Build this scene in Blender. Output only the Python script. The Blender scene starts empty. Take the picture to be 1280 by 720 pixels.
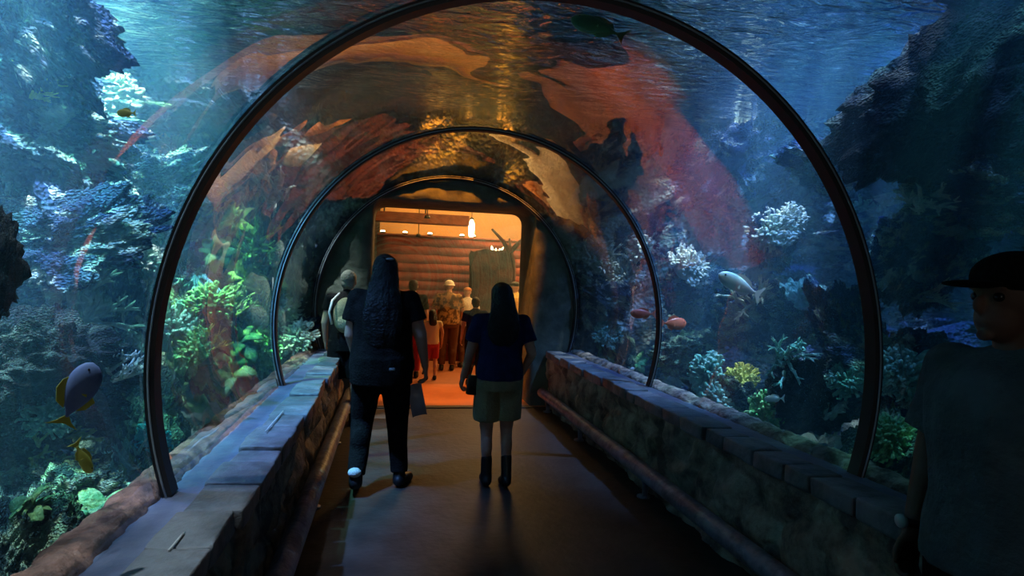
import bpy, bmesh, math, random
from mathutils import Vector, Matrix, noise, Euler
random.seed(7)
S = bpy.context.scene
C = S.collection
PI = math.pi

# ------------------------------------------------------------------ camera
F = 760.0
YAW, PIT, ROLL = 0.1918, -0.0092, 0.0371
EYE = Vector((-0.693, 0.0, 1.55))
TR, TZ, LEDGE = 1.6, 1.182, 0.69          # tunnel radius, axis height, ledge height
RINGS = (2.54, 4.96, 7.44)
r_ = Vector((math.cos(YAW), -math.sin(YAW), 0)); f_ = Vector((math.sin(YAW), math.cos(YAW), 0)); u_ = Vector((0, 0, 1))
f2 = f_*math.cos(PIT)+u_*math.sin(PIT); u2 = -f_*math.sin(PIT)+u_*math.cos(PIT)
rr = r_*math.cos(ROLL)+u2*math.sin(ROLL); uu = u2*math.cos(ROLL)-r_*math.sin(ROLL)
cam = bpy.data.cameras.new('camera'); co = bpy.data.objects.new('camera', cam); C.objects.link(co)
cam.sensor_width = 36; cam.lens = 36*F/1280; cam.clip_start = .05
M = Matrix((rr, uu, -f2)).transposed().to_4x4(); M.translation = EYE
co.matrix_world = M
S.camera = co

def at(px, py, Y):
    """the point of the place seen at a pixel, at distance Y along the tunnel"""
    d = f2*F + rr*(px-640) - uu*(py-360)
    return EYE + d*((Y-EYE.y)/d.y)

def atx(px, py, x, ymax=7.35):
    """the point seen at a pixel, at distance x sideways from the tunnel axis"""
    d = f2*F + rr*(px-640) - uu*(py-360)
    k = ((x if px > 600 else -x)-EYE.x)/d.x
    if k*d.y > ymax: k = ymax/d.y
    return EYE + d*k

def atf(px, py, z=0.0):
    d = f2*F + rr*(px-640) - uu*(py-360)
    return EYE + d*((z-EYE.z)/d.z)

# ------------------------------------------------------------------ materials
def mat(name, col, rough=.6, spec=.4, metal=0, noise_col=None, nscale=6, bump=0, bscale=30, nlo=.4, nhi=.6, detail=6, emit=None, estr=0, coat=0, dist=0):
    m = bpy.data.materials.new(name); m.use_nodes = True
    nt = m.node_tree; b = nt.nodes['Principled BSDF']
    b.inputs['Base Color'].default_value = (*col, 1); b.inputs['Roughness'].default_value = rough
    b.inputs['Specular IOR Level'].default_value = spec; b.inputs['Metallic'].default_value = metal
    b.inputs['Coat Weight'].default_value = coat
    tc = nt.nodes.new('ShaderNodeTexCoord')
    if noise_col:
        n = nt.nodes.new('ShaderNodeTexNoise'); n.inputs['Scale'].default_value = nscale; n.inputs['Detail'].default_value = detail
        n.inputs['Roughness'].default_value = .62; n.inputs['Distortion'].default_value = dist
        nt.links.new(tc.outputs['Object'], n.inputs['Vector'])
        r = nt.nodes.new('ShaderNodeValToRGB'); r.color_ramp.elements[0].position = nlo; r.color_ramp.elements[1].position = nhi
        r.color_ramp.elements[0].color = (*col, 1); r.color_ramp.elements[1].color = (*noise_col, 1)
        nt.links.new(n.outputs['Fac'], r.inputs['Fac']); nt.links.new(r.outputs['Color'], b.inputs['Base Color'])
    if bump:
        n = nt.nodes.new('ShaderNodeTexNoise'); n.inputs['Scale'].default_value = bscale; n.inputs['Detail'].default_value = 5
        nt.links.new(tc.outputs['Object'], n.inputs['Vector'])
        bp = nt.nodes.new('ShaderNodeBump'); bp.inputs['Strength'].default_value = min(1, bump); bp.inputs['Distance'].default_value = .02*max(1, bump)
        nt.links.new(n.outputs['Fac'], bp.inputs['Height']); nt.links.new(bp.outputs['Normal'], b.inputs['Normal'])
    if emit:
        b.inputs['Emission Color'].default_value = (*emit, 1); b.inputs['Emission Strength'].default_value = estr
    return m

def sheet_mat(name, kind):
    """acrylic panel or water surface: clear where looked through squarely, mirror at a slant"""
    m = bpy.data.materials.new(name); m.use_nodes = True; nt = m.node_tree
    for n in list(nt.nodes): nt.nodes.remove(n)
    N = nt.nodes.new; L = nt.links.new
    out = N('ShaderNodeOutputMaterial'); mix = N('ShaderNodeMixShader'); tr = N('ShaderNodeBsdfTransparent'); gl = N('ShaderNodeBsdfGlossy')
    lw = N('ShaderNodeLayerWeight'); lw.inputs['Blend'].default_value = .5
    tc = N('ShaderNodeTexCoord'); bp = N('ShaderNodeBump')
    if kind == 'acrylic':
        nz = N('ShaderNodeTexNoise'); nz.inputs['Scale'].default_value = 1.1; nz.inputs['Detail'].default_value = 1.5
        L(tc.outputs['Object'], nz.inputs['Vector'])
        bp.inputs['Strength'].default_value = .35; bp.inputs['Distance'].default_value = .05
        L(nz.outputs['Fac'], bp.inputs['Height'])
        pw = N('ShaderNodeMath'); pw.operation = 'POWER'; pw.inputs[1].default_value = 5.4
        ml = N('ShaderNodeMath'); ml.operation = 'MULTIPLY_ADD'; ml.inputs[1].default_value = 3.5; ml.inputs[2].default_value = .03; ml.use_clamp = True; mn_ = N('ShaderNodeMath'); mn_.operation = 'MINIMUM'; mn_.inputs[1].default_value = .55
        L(lw.outputs['Facing'], pw.inputs[0]); L(pw.outputs[0], ml.inputs[0]); L(ml.outputs[0], mn_.inputs[0]); L(mn_.outputs[0], mix.inputs['Fac'])
        gl.inputs['Roughness'].default_value = .015
        tr.inputs['Color'].default_value = (.93, .97, .97, 1)
        L(bp.outputs['Normal'], gl.inputs['Normal'])
    else:
        mp = N('ShaderNodeMapping'); mp.inputs['Scale'].default_value = (3.2, 7.5, 1)
        nz = N('ShaderNodeTexNoise'); nz.inputs['Scale'].default_value = 1.0; nz.inputs['Detail'].default_value = 3; nz.inputs['Distortion'].default_value = .6
        L(tc.outputs['Object'], mp.inputs['Vector']); L(mp.outputs['Vector'], nz.inputs['Vector'])
        bp.inputs['Strength'].default_value = 1.0; bp.inputs['Distance'].default_value = .085
        L(nz.outputs['Fac'], bp.inputs['Height'])
        mr = N('ShaderNodeMapRange'); mr.inputs['From Min'].default_value = .24; mr.inputs['From Max'].default_value = .42
        mr.inputs['To Min'].default_value = .04; mr.inputs['To Max'].default_value = .97
        L(bp.outputs['Normal'], lw.inputs['Normal'])
        L(lw.outputs['Facing'], mr.inputs['Value']); L(mr.outputs['Result'], mix.inputs['Fac'])
        gl.inputs['Roughness'].default_value = .03
        gl.inputs['Color'].default_value = (.85, .95, .97, 1)
        L(bp.outputs['Normal'], gl.inputs['Normal'])
    L(tr.outputs[0], mix.inputs[1]); L(gl.outputs[0], mix.inputs[2]); L(mix.outputs[0], out.inputs['Surface'])
    return m

def rock_mat(name, dark, pale, lo, hi, scale=2.2, tint=None, seed=0.):
    """rock with encrusting growth in patches and fine crusty relief"""
    m = bpy.data.materials.new(name); m.use_nodes = True; nt = m.node_tree; b = nt.nodes['Principled BSDF']
    N = nt.nodes.new; L = nt.links.new
    tc = N('ShaderNodeTexCoord'); mp = N('ShaderNodeMapping'); mp.inputs['Location'].default_value = (seed, seed*.7, 0)
    L(tc.outputs['Object'], mp.inputs['Vector'])
    a = N('ShaderNodeTexNoise'); a.inputs['Scale'].default_value = scale; a.inputs['Detail'].default_value = 8; a.inputs['Roughness'].default_value = .62; a.inputs['Distortion'].default_value = .4
    L(mp.outputs[0], a.inputs['Vector'])
    r = N('ShaderNodeValToRGB'); r.color_ramp.elements[0].position = lo; r.color_ramp.elements[0].color = (*dark, 1)
    r.color_ramp.elements[1].position = hi; r.color_ramp.elements[1].color = (*pale, 1)
    L(a.outputs['Fac'], r.inputs['Fac'])
    src = r.outputs['Color']
    if tint:
        c = N('ShaderNodeTexNoise'); c.inputs['Scale'].default_value = scale*.6; c.inputs['Detail'].default_value = 3; L(mp.outputs[0], c.inputs['Vector'])
        r2 = N('ShaderNodeValToRGB'); r2.color_ramp.elements[0].position = .5; r2.color_ramp.elements[1].position = .62
        L(c.outputs['Fac'], r2.inputs['Fac'])
        mx = N('ShaderNodeMix'); mx.data_type = 'RGBA'; mx.blend_type = 'MULTIPLY'; mx.inputs['B'].default_value = (*tint, 1)
        L(r2.outputs['Color'], mx.inputs['Factor']); L(src, mx.inputs['A']); src = mx.outputs['Result']
    L(src, b.inputs['Base Color'])
    v = N('ShaderNodeTexVoronoi'); v.inputs['Scale'].default_value = scale*15; L(mp.outputs[0], v.inputs['Vector'])
    n2 = N('ShaderNodeTexNoise'); n2.inputs['Scale'].default_value = scale*9; n2.inputs['Detail'].default_value = 6; L(mp.outputs[0], n2.inputs['Vector'])
    ad = N('ShaderNodeMath'); ad.operation = 'ADD'; L(v.outputs['Distance'], ad.inputs[0]); L(n2.outputs['Fac'], ad.inputs[1])
    bp = N('ShaderNodeBump'); bp.inputs['Strength'].default_value = .9; bp.inputs['Distance'].default_value = .06
    L(ad.outputs[0], bp.inputs['Height']); L(bp.outputs['Normal'], b.inputs['Normal'])
    b.inputs['Roughness'].default_value = .85; b.inputs['Specular IOR Level'].default_value = .2
    return m

MT = {
 'acrylic': sheet_mat('clear_acrylic', 'acrylic'), 'water': sheet_mat('rippled_water', 'water'),
 'ring': mat('dark_rubber_ring', (.008, .011, .014), .45, .5),
 'gasket': mat('silver_gasket', (.35, .4, .42), .35, .6),
 'reef': rock_mat('reef_rock', (.035, .065, .12), (.58, .64, .52), .50, .57, 1.35, (.45, .6, .55)),
 'reef_blue': rock_mat('blue_reef_rock', (.026, .055, .16), (.5, .58, .52), .52, .60, 1.6, (.4, .55, .6), 3.),
 'reef_green': rock_mat('green_reef_rock', (.02, .05, .045), (.42, .62, .36), .48, .58, 1.6, (.6, .8, .5), 5.),
 'reef_dark': rock_mat('dark_reef_rock', (.010, .014, .018), (.07, .085, .08), .5, .68, 2.2, None, 8.),
 'sand': mat('reef_sand', (.10, .16, .14), .9, .2, noise_col=(.3, .42, .34), nscale=3, bump=1, bscale=25),
 'coral_pale': mat('pale_coral', (.5, .58, .48), .8, .2, noise_col=(.75, .8, .66), nscale=14, bump=1, bscale=60),
 'coral_teal': mat('teal_coral', (.16, .42, .36), .8, .2, noise_col=(.4, .72, .6), nscale=14, bump=1, bscale=60),
 'coral_green': mat('green_coral', (.10, .42, .14), .7, .2, noise_col=(.42, .75, .3), nscale=10, bump=1, bscale=50),
 'coral_yellow': mat('yellow_coral', (.5, .55, .08), .7, .2, noise_col=(.8, .8, .2), nscale=12, bump=1, bscale=50),
 'leaf_green': mat('leaf_coral_green', (.05, .2, .07), .7, .2, noise_col=(.22, .42, .14), nscale=6, bump=.6, bscale=30),
 'leaf_yellow': mat('leaf_coral_yellow', (.14, .22, .06), .7, .2, noise_col=(.4, .46, .18), nscale=6, bump=.6, bscale=30),
 'coral_red': mat('red_coral', (.5, .05, .04), .7, .2, noise_col=(.8, .2, .14), nscale=10, bump=1, bscale=50),
 'coral_cyan': mat('turquoise_sponge', (.05, .5, .52), .7, .2, noise_col=(.1, .75, .75), nscale=9, bump=1, bscale=40),
 'coral_brown': mat('rust_coral', (.3, .12, .08), .8, .2, noise_col=(.5, .26, .16), nscale=9, bump=1, bscale=40),
 'trim_brown': mat('brown_cement_bead', (.07, .035, .025), .85, .25, noise_col=(.24, .12, .085), nscale=9, bump=1, bscale=35),
 'trim_grey': mat('grey_cement_bead', (.13, .11, .10), .85, .25, noise_col=(.42, .35, .31), nscale=11, bump=1, bscale=35),
 'ledge': mat('painted_ledge', (.13, .15, .24), .42, .5, noise_col=(.20, .22, .32), nscale=3, bump=.3, bscale=20),
 'cap': mat('grey_cap_stone', (.11, .115, .12), .5, .4, noise_col=(.24, .24, .25), nscale=3.5, bump=.8, bscale=14),
 'stone': mat('rubble_stone', (.13, .10, .08), .8, .3, noise_col=(.46, .36, .26), nscale=4, bump=1, bscale=22),
 'pipe': mat('dull_rail', (.12, .13, .17), .42, .5, noise_col=(.28, .29, .36), nscale=9, bump=.4, bscale=30),
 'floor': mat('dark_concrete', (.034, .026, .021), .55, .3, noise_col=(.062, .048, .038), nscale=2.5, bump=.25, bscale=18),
 'room_floor': mat('terracotta_floor', (.42, .16, .075), .4, .4, noise_col=(.5, .2, .1), nscale=2, bump=.1),
 'portal': mat('olive_plaster', (.075, .085, .065), .75, .3, noise_col=(.13, .14, .10), nscale=3, bump=1, bscale=8),
 'log': mat('red_log', (.14, .028, .018), .8, .15, noise_col=(.24, .055, .03), nscale=3, bump=.8, bscale=14),
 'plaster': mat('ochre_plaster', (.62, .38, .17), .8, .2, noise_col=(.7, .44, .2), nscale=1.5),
 'beam': mat('dark_beam', (.16, .05, .025), .6, .3, noise_col=(.24, .08, .04), nscale=8),
 'black_metal': mat('black_metal', (.01, .01, .01), .5, .4),
 'lamp': mat('lamp_glow', (1, .85, .5), .4, .3, emit=(1, .78, .38), estr=9),
 'lamp_hot': mat('spot_glow', (1, .85, .5), .4, .3, emit=(1, .7, .35), estr=14),
 'skin': mat('skin', (.42, .24, .17), .55, .35, noise_col=(.5, .3, .21), nscale=6),
 'skin_dark': mat('tanned_skin', (.16, .08, .055), .6, .3, noise_col=(.2, .11, .075), nscale=6),
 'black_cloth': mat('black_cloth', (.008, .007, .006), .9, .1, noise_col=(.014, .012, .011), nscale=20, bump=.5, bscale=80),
 'navy_cloth': mat('navy_cloth', (.010, .016, .06), .9, .15, noise_col=(.016, .024, .085), nscale=12, bump=.5, bscale=60),
 'khaki_cloth': mat('khaki_cloth', (.22, .21, .12), .9, .2, noise_col=(.3, .28, .16), nscale=9, bump=.5, bscale=60),
 'grey_cloth': mat('grey_cloth', (.10, .12, .125), .95, .1, noise_col=(.14, .165, .17), nscale=7, bump=.5, bscale=70),
 'cream_cloth': mat('cream_cloth', (.6, .5, .26), .9, .2), 'yellow_cloth': mat('yellow_cloth', (.75, .55, .2), .9, .2),
 'red_cloth': mat('red_cloth', (.34, .03, .035), .9, .2), 'white_cloth': mat('white_cloth', (.7, .66, .6), .9, .2),
 'camo': mat('mottled_cloth', (.07, .04, .02), .9, .2, noise_col=(.32, .2, .09), nscale=14, nlo=.47, nhi=.53),
 'brown_cloth': mat('brown_cloth', (.08, .035, .02), .9, .2),
 'hair_black': mat('black_hair', (.006, .005, .005), .5, .3, bump=.8, bscale=60), 'hair_brown': mat('brown_hair', (.03, .014, .008), .55, .3, bump=.8, bscale=60),
 'hair_pale': mat('pale_hair', (.24, .23, .17), .6, .3, bump=.8, bscale=60), 'hair_orange': mat('ginger_hair', (.5, .2, .07), .6, .3, bump=.8, bscale=60),
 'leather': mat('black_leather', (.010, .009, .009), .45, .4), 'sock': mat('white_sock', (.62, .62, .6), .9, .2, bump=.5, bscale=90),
 'paper': mat('lilac_paper', (.45, .36, .55), .6, .3, noise_col=(.55, .47, .6), nscale=14, nlo=.45, nhi=.5),
 'screen': mat('phone_case', (.5, .48, .55), .3, .5),
 'eye_white': mat('eye_white', (.6, .6, .58), .2, .5), 'eye_black': mat('eye_black', (.01, .01, .01), .15, .6),
 'fish_blue': mat('blue_white_scales', (.16, .25, .55), .5, .3, noise_col=(.3, .42, .7), nscale=5),
 'fish_silver': mat('silver_scales', (.55, .66, .62), .4, .5, noise_col=(.8, .88, .84), nscale=5),
 'fish_green': mat('green_scales', (.06, .2, .06), .4, .5, noise_col=(.12, .32, .1), nscale=5),
 'fish_yellow': mat('yellow_scales', (.75, .7, .12), .4, .5), 'fish_red': mat('red_scales', (.65, .12, .07), .4, .5, noise_col=(.8, .25, .15), nscale=6),
 'fish_dark': mat('dark_scales', (.03, .035, .045), .4, .5, noise_col=(.5, .52, .5), nscale=5, nlo=.5, nhi=.56),
 'red_paint': mat('red_paint', (.2, .03, .02), .6, .3),
 'carving': mat('carved_stone', (.035, .014, .012), .85, .15, noise_col=(.08, .03, .02), nscale=7, bump=1, bscale=15),
}

# ------------------------------------------------------------------ helpers
def link(name, me, m=None, parent=None, smooth=True):
    if m: me.materials.append(MT[m] if isinstance(m, str) else m)
    o = bpy.data.objects.new(name, me); C.objects.link(o)
    if smooth:
        me.polygons.foreach_set('use_smooth', [True]*len(me.polygons))
    if parent: o.parent = parent
    return o
def from_bm(name, bm, m=None, parent=None, smooth=True):
    me = bpy.data.meshes.new(name); bm.normal_update(); bm.to_mesh(me); bm.free(); return link(name, me, m, parent, smooth)
def from_py(name, V, Fc, m=None, parent=None, smooth=True):
    me = bpy.data.meshes.new(name); me.from_pydata([tuple(v) for v in V], [], Fc); me.update(); return link(name, me, m, parent, smooth)
def thing(name, label, cat, loc=(0, 0, 0), rz=0, group=None, rot=None):
    o = bpy.data.objects.new(name, None); C.objects.link(o); o.location = loc
    o.rotation_euler = rot if rot else (0, 0, rz); o.empty_display_size = .1
    return tag(o, label, cat, group)
def tag(o, label, cat, group=None):
    o['label'] = label; o['category'] = cat
    if group: o['group'] = group
    return o
def struct(o, label=None):
    o['kind'] = 'structure'
    if label: o['label'] = label
    return o
def copy_tree(o, parent=None):
    c = o.copy(); C.objects.link(c)
    if parent: c.parent = parent
    for ch in list(o.children): copy_tree(ch, c)
    return c
def box(bm, x0, x1, y0, y1, z0, z1):
    r = bmesh.ops.create_cube(bm, size=1)['verts']
    for v in r: v.co = Vector((x0+(v.co.x+.5)*(x1-x0), y0+(v.co.y+.5)*(y1-y0), z0+(v.co.z+.5)*(z1-z0)))
    return r
def bevel(bm, w=.01, seg=2): bmesh.ops.bevel(bm, geom=bm.edges[:], offset=w, segments=seg, affect='EDGES', profile=.6)
def tube(pts, rad, n=10, caps=True, V=None, Fc=None, squash=1):
    """swept tube; rad a number or a list"""
    V = [] if V is None else V; Fc = [] if Fc is None else Fc
    pts = [Vector(p) for p in pts]; b0 = len(V)
    if not hasattr(rad, '__len__'): rad = [rad]*len(pts)
    up = Vector((0.13, .21, 1)).normalized(); t0 = (pts[1]-pts[0]).normalized()
    if abs(t0.dot(up)) > .95: up = Vector((1, .1, 0)).normalized()
    s = t0.cross(up).normalized()
    for i, p in enumerate(pts):
        t = (pts[min(i+1, len(pts)-1)]-pts[max(i-1, 0)]).normalized()
        s = (s - t*s.dot(t)).normalized(); w = s.cross(t)
        for k in range(n):
            a = 2*PI*k/n; V.append(p + (s*math.cos(a) + w*math.sin(a)*squash)*rad[i])
    for i in range(len(pts)-1):
        for k in range(n):
            a = b0+i*n+k; b = b0+i*n+(k+1) % n; Fc.append((a, b, b+n, a+n))
    if caps:
        Fc.append(tuple(b0+k for k in range(n))[::-1]); Fc.append(tuple(b0+(len(pts)-1)*n+k for k in range(n)))
    return V, Fc
def fbm(p, o=5, h=.55): return noise.fractal(p, h, 2.1, o)

# ------------------------------------------------------------------ tunnel
A0 = math.asin((LEDGE-TZ)/TR); XF = TR*math.cos(A0)        # foot of the arch on the ledge
YB, YE = -1.6, 7.46
def arc(R, n=64, a0=None):
    a0 = A0 if a0 is None else a0
    return [(R*math.cos(a0+(PI-2*a0)*i/n), TZ+R*1.0137*math.sin(a0+(PI-2*a0)*i/n)) for i in range(n+1)]
spans = [YB]+list(RINGS)
for k in range(3):
    pr = arc(TR); V = []; Fc = []; ny = 10
    for j in range(ny+1):
        y = spans[k]+(spans[k+1]-spans[k])*j/ny
        V += [(x, y, z) for x, z in pr]
    n = len(pr)
    for j in range(ny):
        for i in range(n-1): Fc.append((j*n+i, j*n+i+1, (j+1)*n+i+1, (j+1)*n+i))
    struct(from_py('window_%d' % (k+1), V, Fc, 'acrylic'), 'clear curved acrylic tunnel panel')
ring_lab = ['large nearest black hoop around the clear tunnel, reaching the top of the picture',
            'thinner middle black hoop of the tunnel, beyond the large one',
            'smallest black hoop, framing the dark end wall with the doorway']
for k, y in enumerate(RINGS):
    w, t = ((.085, .03), (.06, .028), (.06, .03))[k]
    t_ = thing('support_ring', ring_lab[k], 'ring', (0, y, 0), group='hoops of the tunnel')
    V = []; Fc = []; o_ = arc(TR+.004, 96); i_ = arc(TR-t, 96)
    for (xo, zo), (xi, zi) in zip(o_, i_):
        V += [(xo, -w/2, zo), (xi, -w/2*.8, zi), (xi, w/2*.8, zi), (xo, w/2, zo)]
    for i in range(len(o_)-1):
        for q in range(4):
            a = i*4+q; b = i*4+(q+1) % 4; Fc.append((a, b, b+4, a+4))
    Fc += [(0, 1, 2, 3), tuple(len(V)-4+q for q in (3, 2, 1, 0))]
    from_py('band', V, Fc, 'ring', t_, smooth=False)
    g = arc(TR-.012, 96); V, Fc = tube([(x, -w/2-.003, z) for x, z in g], .004, 6)
    q = from_py('gasket', V, Fc, 'gasket', t_); q['label'] = 'thin silver gasket line'

# ledges, low walls, cement beads
def rough_strip(prof, y0, y1, dy, amp, sc, seed, closed=False):
    V = []; Fc = []; n = len(prof); ny = int((y1-y0)/dy)
    for j in range(ny+1):
        y = y0+(y1-y0)*j/ny
        for x, z in prof:
            p = Vector((x*sc+seed, y*sc, z*sc)); d = noise.noise_vector(p)*amp + noise.noise_vector(p*2.7)*amp*.4
            V.append((x+d.x, y+d.y*.3, z+d.z))
    for j in range(ny):
        for i in range(n if closed else n-1):
            b = (i+1) % n; Fc.append((j*n+i, (j+1)*n+i, (j+1)*n+b, j*n+b))
    return V, Fc
def stone_face(side, name):
    """rubble wall with big stones, long thin cracks and joints"""
    V = []; Fc = []; ny, nz = 520, 40; X = 1.235*side
    for j in range(ny+1):
        y = YB+(7.44-YB)*j/ny
        for i in range(nz+1):
            z = .645*i/nz
            p = Vector((y*1.9+noise.noise(Vector((y*2, z*4, side*3.)))*.5, z*3.2+noise.noise(Vector((y*3, z*3, 9.)))*.4, side*5.))
            dd, _ = noise.voronoi(p)
            e = min(1, (dd[1]-dd[0])*3.2); e = e**.6
            d = e*.055 + fbm(Vector((y*6, z*6, side)), 4)*.016
            V.append((X+side*(.05-d), y, z))
    n = nz+1
    for j in range(ny):
        for i in range(nz):
            q = (j*n+i, j*n+i+1, (j+1)*n+i+1, (j+1)*n+i); Fc.append(q if side < 0 else q[::-1])
    return from_py(name, V, Fc, 'stone')
for side, nm in ((-1, 'left'), (1, 'right')):
    w = struct(stone_face(side, 'wall_'+nm), 'low rubble stone wall')
    bm = bmesh.new(); xs = sorted((side*1.36, side*(XF+.10))); box(bm, xs[0], xs[1], YB, 7.44, 0, LEDGE-.005)
    from_bm('ledge_bed', bm, 'ledge', w, smooth=False)
    # cap stones, one continuous capping with joints
    V = []; Fc = []; y = YB; rnd = random.Random(side+5); prof_n = 0; joints = []
    while y < 7.36: joints.append(y); y += rnd.uniform(.15, .34)
    bm = bmesh.new()
    for a, b in zip(joints, joints[1:]+[7.44]):
        x0 = 1.20+rnd.uniform(-.015, .02); h = LEDGE+.012+rnd.uniform(-.006, .012)
        xs = sorted((side*x0, side*(1.405+rnd.uniform(-.012, .012))))
        b2 = bmesh.new(); box(b2, xs[0], xs[1], a+.006, b-.006, LEDGE-.07, h); bevel(b2, .014, 2)
        bmesh.ops.subdivide_edges(b2, edges=b2.edges[:], cuts=2)
        for v in b2.verts:
            v.co += noise.noise_vector(v.co*9)*.008
        me = bpy.data.meshes.new('t'); b2.to_mesh(me); b2.free(); bm.from_mesh(me); bpy.data.meshes.remove(me)
    from_bm('cap_stones', bm, 'cap', w)
    pr = [(side*(XF+.075)+.055*math.cos(a)*1.0, LEDGE-.005+.075*math.sin(a)) for a in [PI*k/10 for k in range(11)]] if 0 else \
         [(side*(XF+.09)-side*.085*math.cos(a), LEDGE-.02+.058*math.sin(a)) for a in [PI*k/16 for k in range(17)]]
    V, Fc = rough_strip(pr, YB, 7.44, .018, .016, 13, 3*side)
    struct(from_py('trim_%d' % (1 if side < 0 else 2), V, Fc, 'trim_brown' if side < 0 else 'trim_grey'), 'rough cement bead along the foot of the acrylic')
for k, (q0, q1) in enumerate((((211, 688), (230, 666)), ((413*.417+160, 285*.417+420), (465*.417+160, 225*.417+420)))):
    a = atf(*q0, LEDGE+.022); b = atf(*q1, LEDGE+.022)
    V, Fc = tube([a, b], .004, 8)  # thin white rods modelled in place of highlights along the cap edges
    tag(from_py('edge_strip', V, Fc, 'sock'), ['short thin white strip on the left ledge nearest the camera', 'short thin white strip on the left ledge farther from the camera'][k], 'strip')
# stone curb along the outer side, in the tank
# bumper rails
def rail(side, label):
    t = thing('bumper_rail', label, 'rail', (side*1.15, 0, 0), group='low bumper rails')
    V, Fc = tube([(0, YB+(7.3-YB)*i/40, .20) for i in range(41)], .06, 14)
    from_py('tube', V, Fc, 'pipe', t)
    for y in (-.6, 1.0, 2.6, 4.2, 5.8, 7.1):
        V, Fc = tube([(0, y, .19), (side*.03, y, .1), (side*.03, y, .0)], .022, 8)
        tube([(side*.02, y, .012), (side*.02, y, 0)], .05, 10, V=V, Fc=Fc)
        from_py('bracket', V, Fc, 'pipe', t)
rail(-1, 'dull grey bumper rail low along the left stone wall'); rail(1, 'dark bumper rail low along the right stone wall')

# floors
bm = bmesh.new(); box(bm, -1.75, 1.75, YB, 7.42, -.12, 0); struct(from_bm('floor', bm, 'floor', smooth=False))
bm = bmesh.new(); box(bm, -7, 7, 7.42, 15.2, -.12, 0.001); struct(from_bm('floor_room', bm, 'room_floor', smooth=False)); bpy.data.objects['floor_room'].name = 'floor'
bm = bmesh.new(); box(bm, -1.0, 1.06, 7.33, 7.46, -.01, .012); bevel(bm, .004, 1); tag(from_bm('threshold_strip', bm, 'black_metal', smooth=False), 'dark threshold strip across the floor at the doorway', 'threshold')

# end wall with the doorway
def outline_open(x0, x1, z1, r, n=6):
    P = [(x0, 0)]
    for i in range(n+1): a = PI-PI/2*i/n; P.append((x0+r+r*math.cos(a), z1-r+r*math.sin(a)))
    for i in range(n+1): a = PI/2-PI/2*i/n; P.append((x1-r+r*math.cos(a), z1-r+r*math.sin(a)))
    P.append((x1, 0)); return P
def pierced_wall(name, outer, inner, y0, y1, m, amp=0, seed=0):
    """ring-shaped strip of wall between an outer outline and the door outline, both open at the floor"""
    def resample(P, N):
        L = [0]
        for a, b in zip(P, P[1:]): L.append(L[-1]+math.dist(a, b))
        out = []
        for k in range(N+1):
            s = L[-1]*k/N; i = 0
            while i < len(L)-2 and L[i+1] < s: i += 1
            t = (s-L[i])/max(1e-9, L[i+1]-L[i]); out.append((P[i][0]+(P[i+1][0]-P[i][0])*t, P[i][1]+(P[i+1][1]-P[i][1])*t))
        return out
    N = 120; a = resample(outer, N); b = resample(inner, N); V = []; Fc = []; nr = 10
    for k in range(N+1):
        for j in range(nr+1):
            t = j/nr; x = b[k][0]*(1-t)+a[k][0]*t; z = b[k][1]*(1-t)+a[k][1]*t
            V.append((x, y0 - amp*(.5+.8*fbm(Vector((x*1.6+seed, z*1.6, 0)), 5))*min(1, t*4), z))
    n = nr+1
    for k in range(N):
        for j in range(nr): Fc.append((k*n+j, k*n+j+1, (k+1)*n+j+1, (k+1)*n+j))
    o = len(V)
    for k in range(N+1): V.append((b[k][0], y1, b[k][1]))
    for k in range(N): Fc.append((k*n, (k+1)*n, o+k+1, o+k))
    return from_py(name, V, Fc, m)
door_in = outline_open(-.97, 1.04, 2.50, .14)
oarc = [(XF+.0, 0)]+arc(TR+.02, 40)+[(-XF, 0)]; oarc = oarc[::-1]
w = struct(pierced_wall('wall_end', oarc, door_in, 7.50, 8.40, 'portal', .05), 'dark plastered end wall with a round-cornered doorway')
# swelling plaster pilaster seen on the right of the doorway
rockout = [(-7, 0), (-7, 4.6), (7, 4.6), (7, 0)]
w2 = struct(pierced_wall('wall_reef_end', rockout, [(-1.62, 0), (-1.62, 1.2)]+arc(TR+.02, 40, 0)[::-1][1:-1]+[(1.62, 1.2), (1.62, 0)], 7.46, 7.6, 'reef', .5, 4), 'dark rocky bulkhead closing the aquarium')

# ------------------------------------------------------------------ room behind
bm = bmesh.new(); box(bm, -7, 7, 14.0, 14.2, 0, 3.6); struct(from_bm('wall_back', bm, 'plaster', smooth=False))
bm = bmesh.new(); box(bm, -7, 7, 8.4, 14.2, 3.35, 3.5); struct(from_bm('ceiling', bm, 'plaster', smooth=False))
for s, nm in ((-1, 'room_left'), (1, 'room_right')):
    bm = bmesh.new(); xs = (-1.2, -1.05) if s < 0 else (4.6, 4.8); box(bm, xs[0], xs[1], 8.4, 14.2, 0, 3.5); struct(from_bm('wall_'+nm, bm, 'black_cloth' if s < 0 else 'plaster', smooth=False))  # left wall unseen, set close and black to darken the tunnel reflections
bm = bmesh.new(); box(bm, -1.2, -1.0, 8.38, 8.5, 0, 3.5); box(bm, 1.07, 4.8, 8.38, 8.5, 0, 3.5); box(bm, -1, 1.07, 8.38, 8.5, 2.52, 3.5)
struct(from_bm('wall_room_front', bm, 'plaster', smooth=False))
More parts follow.
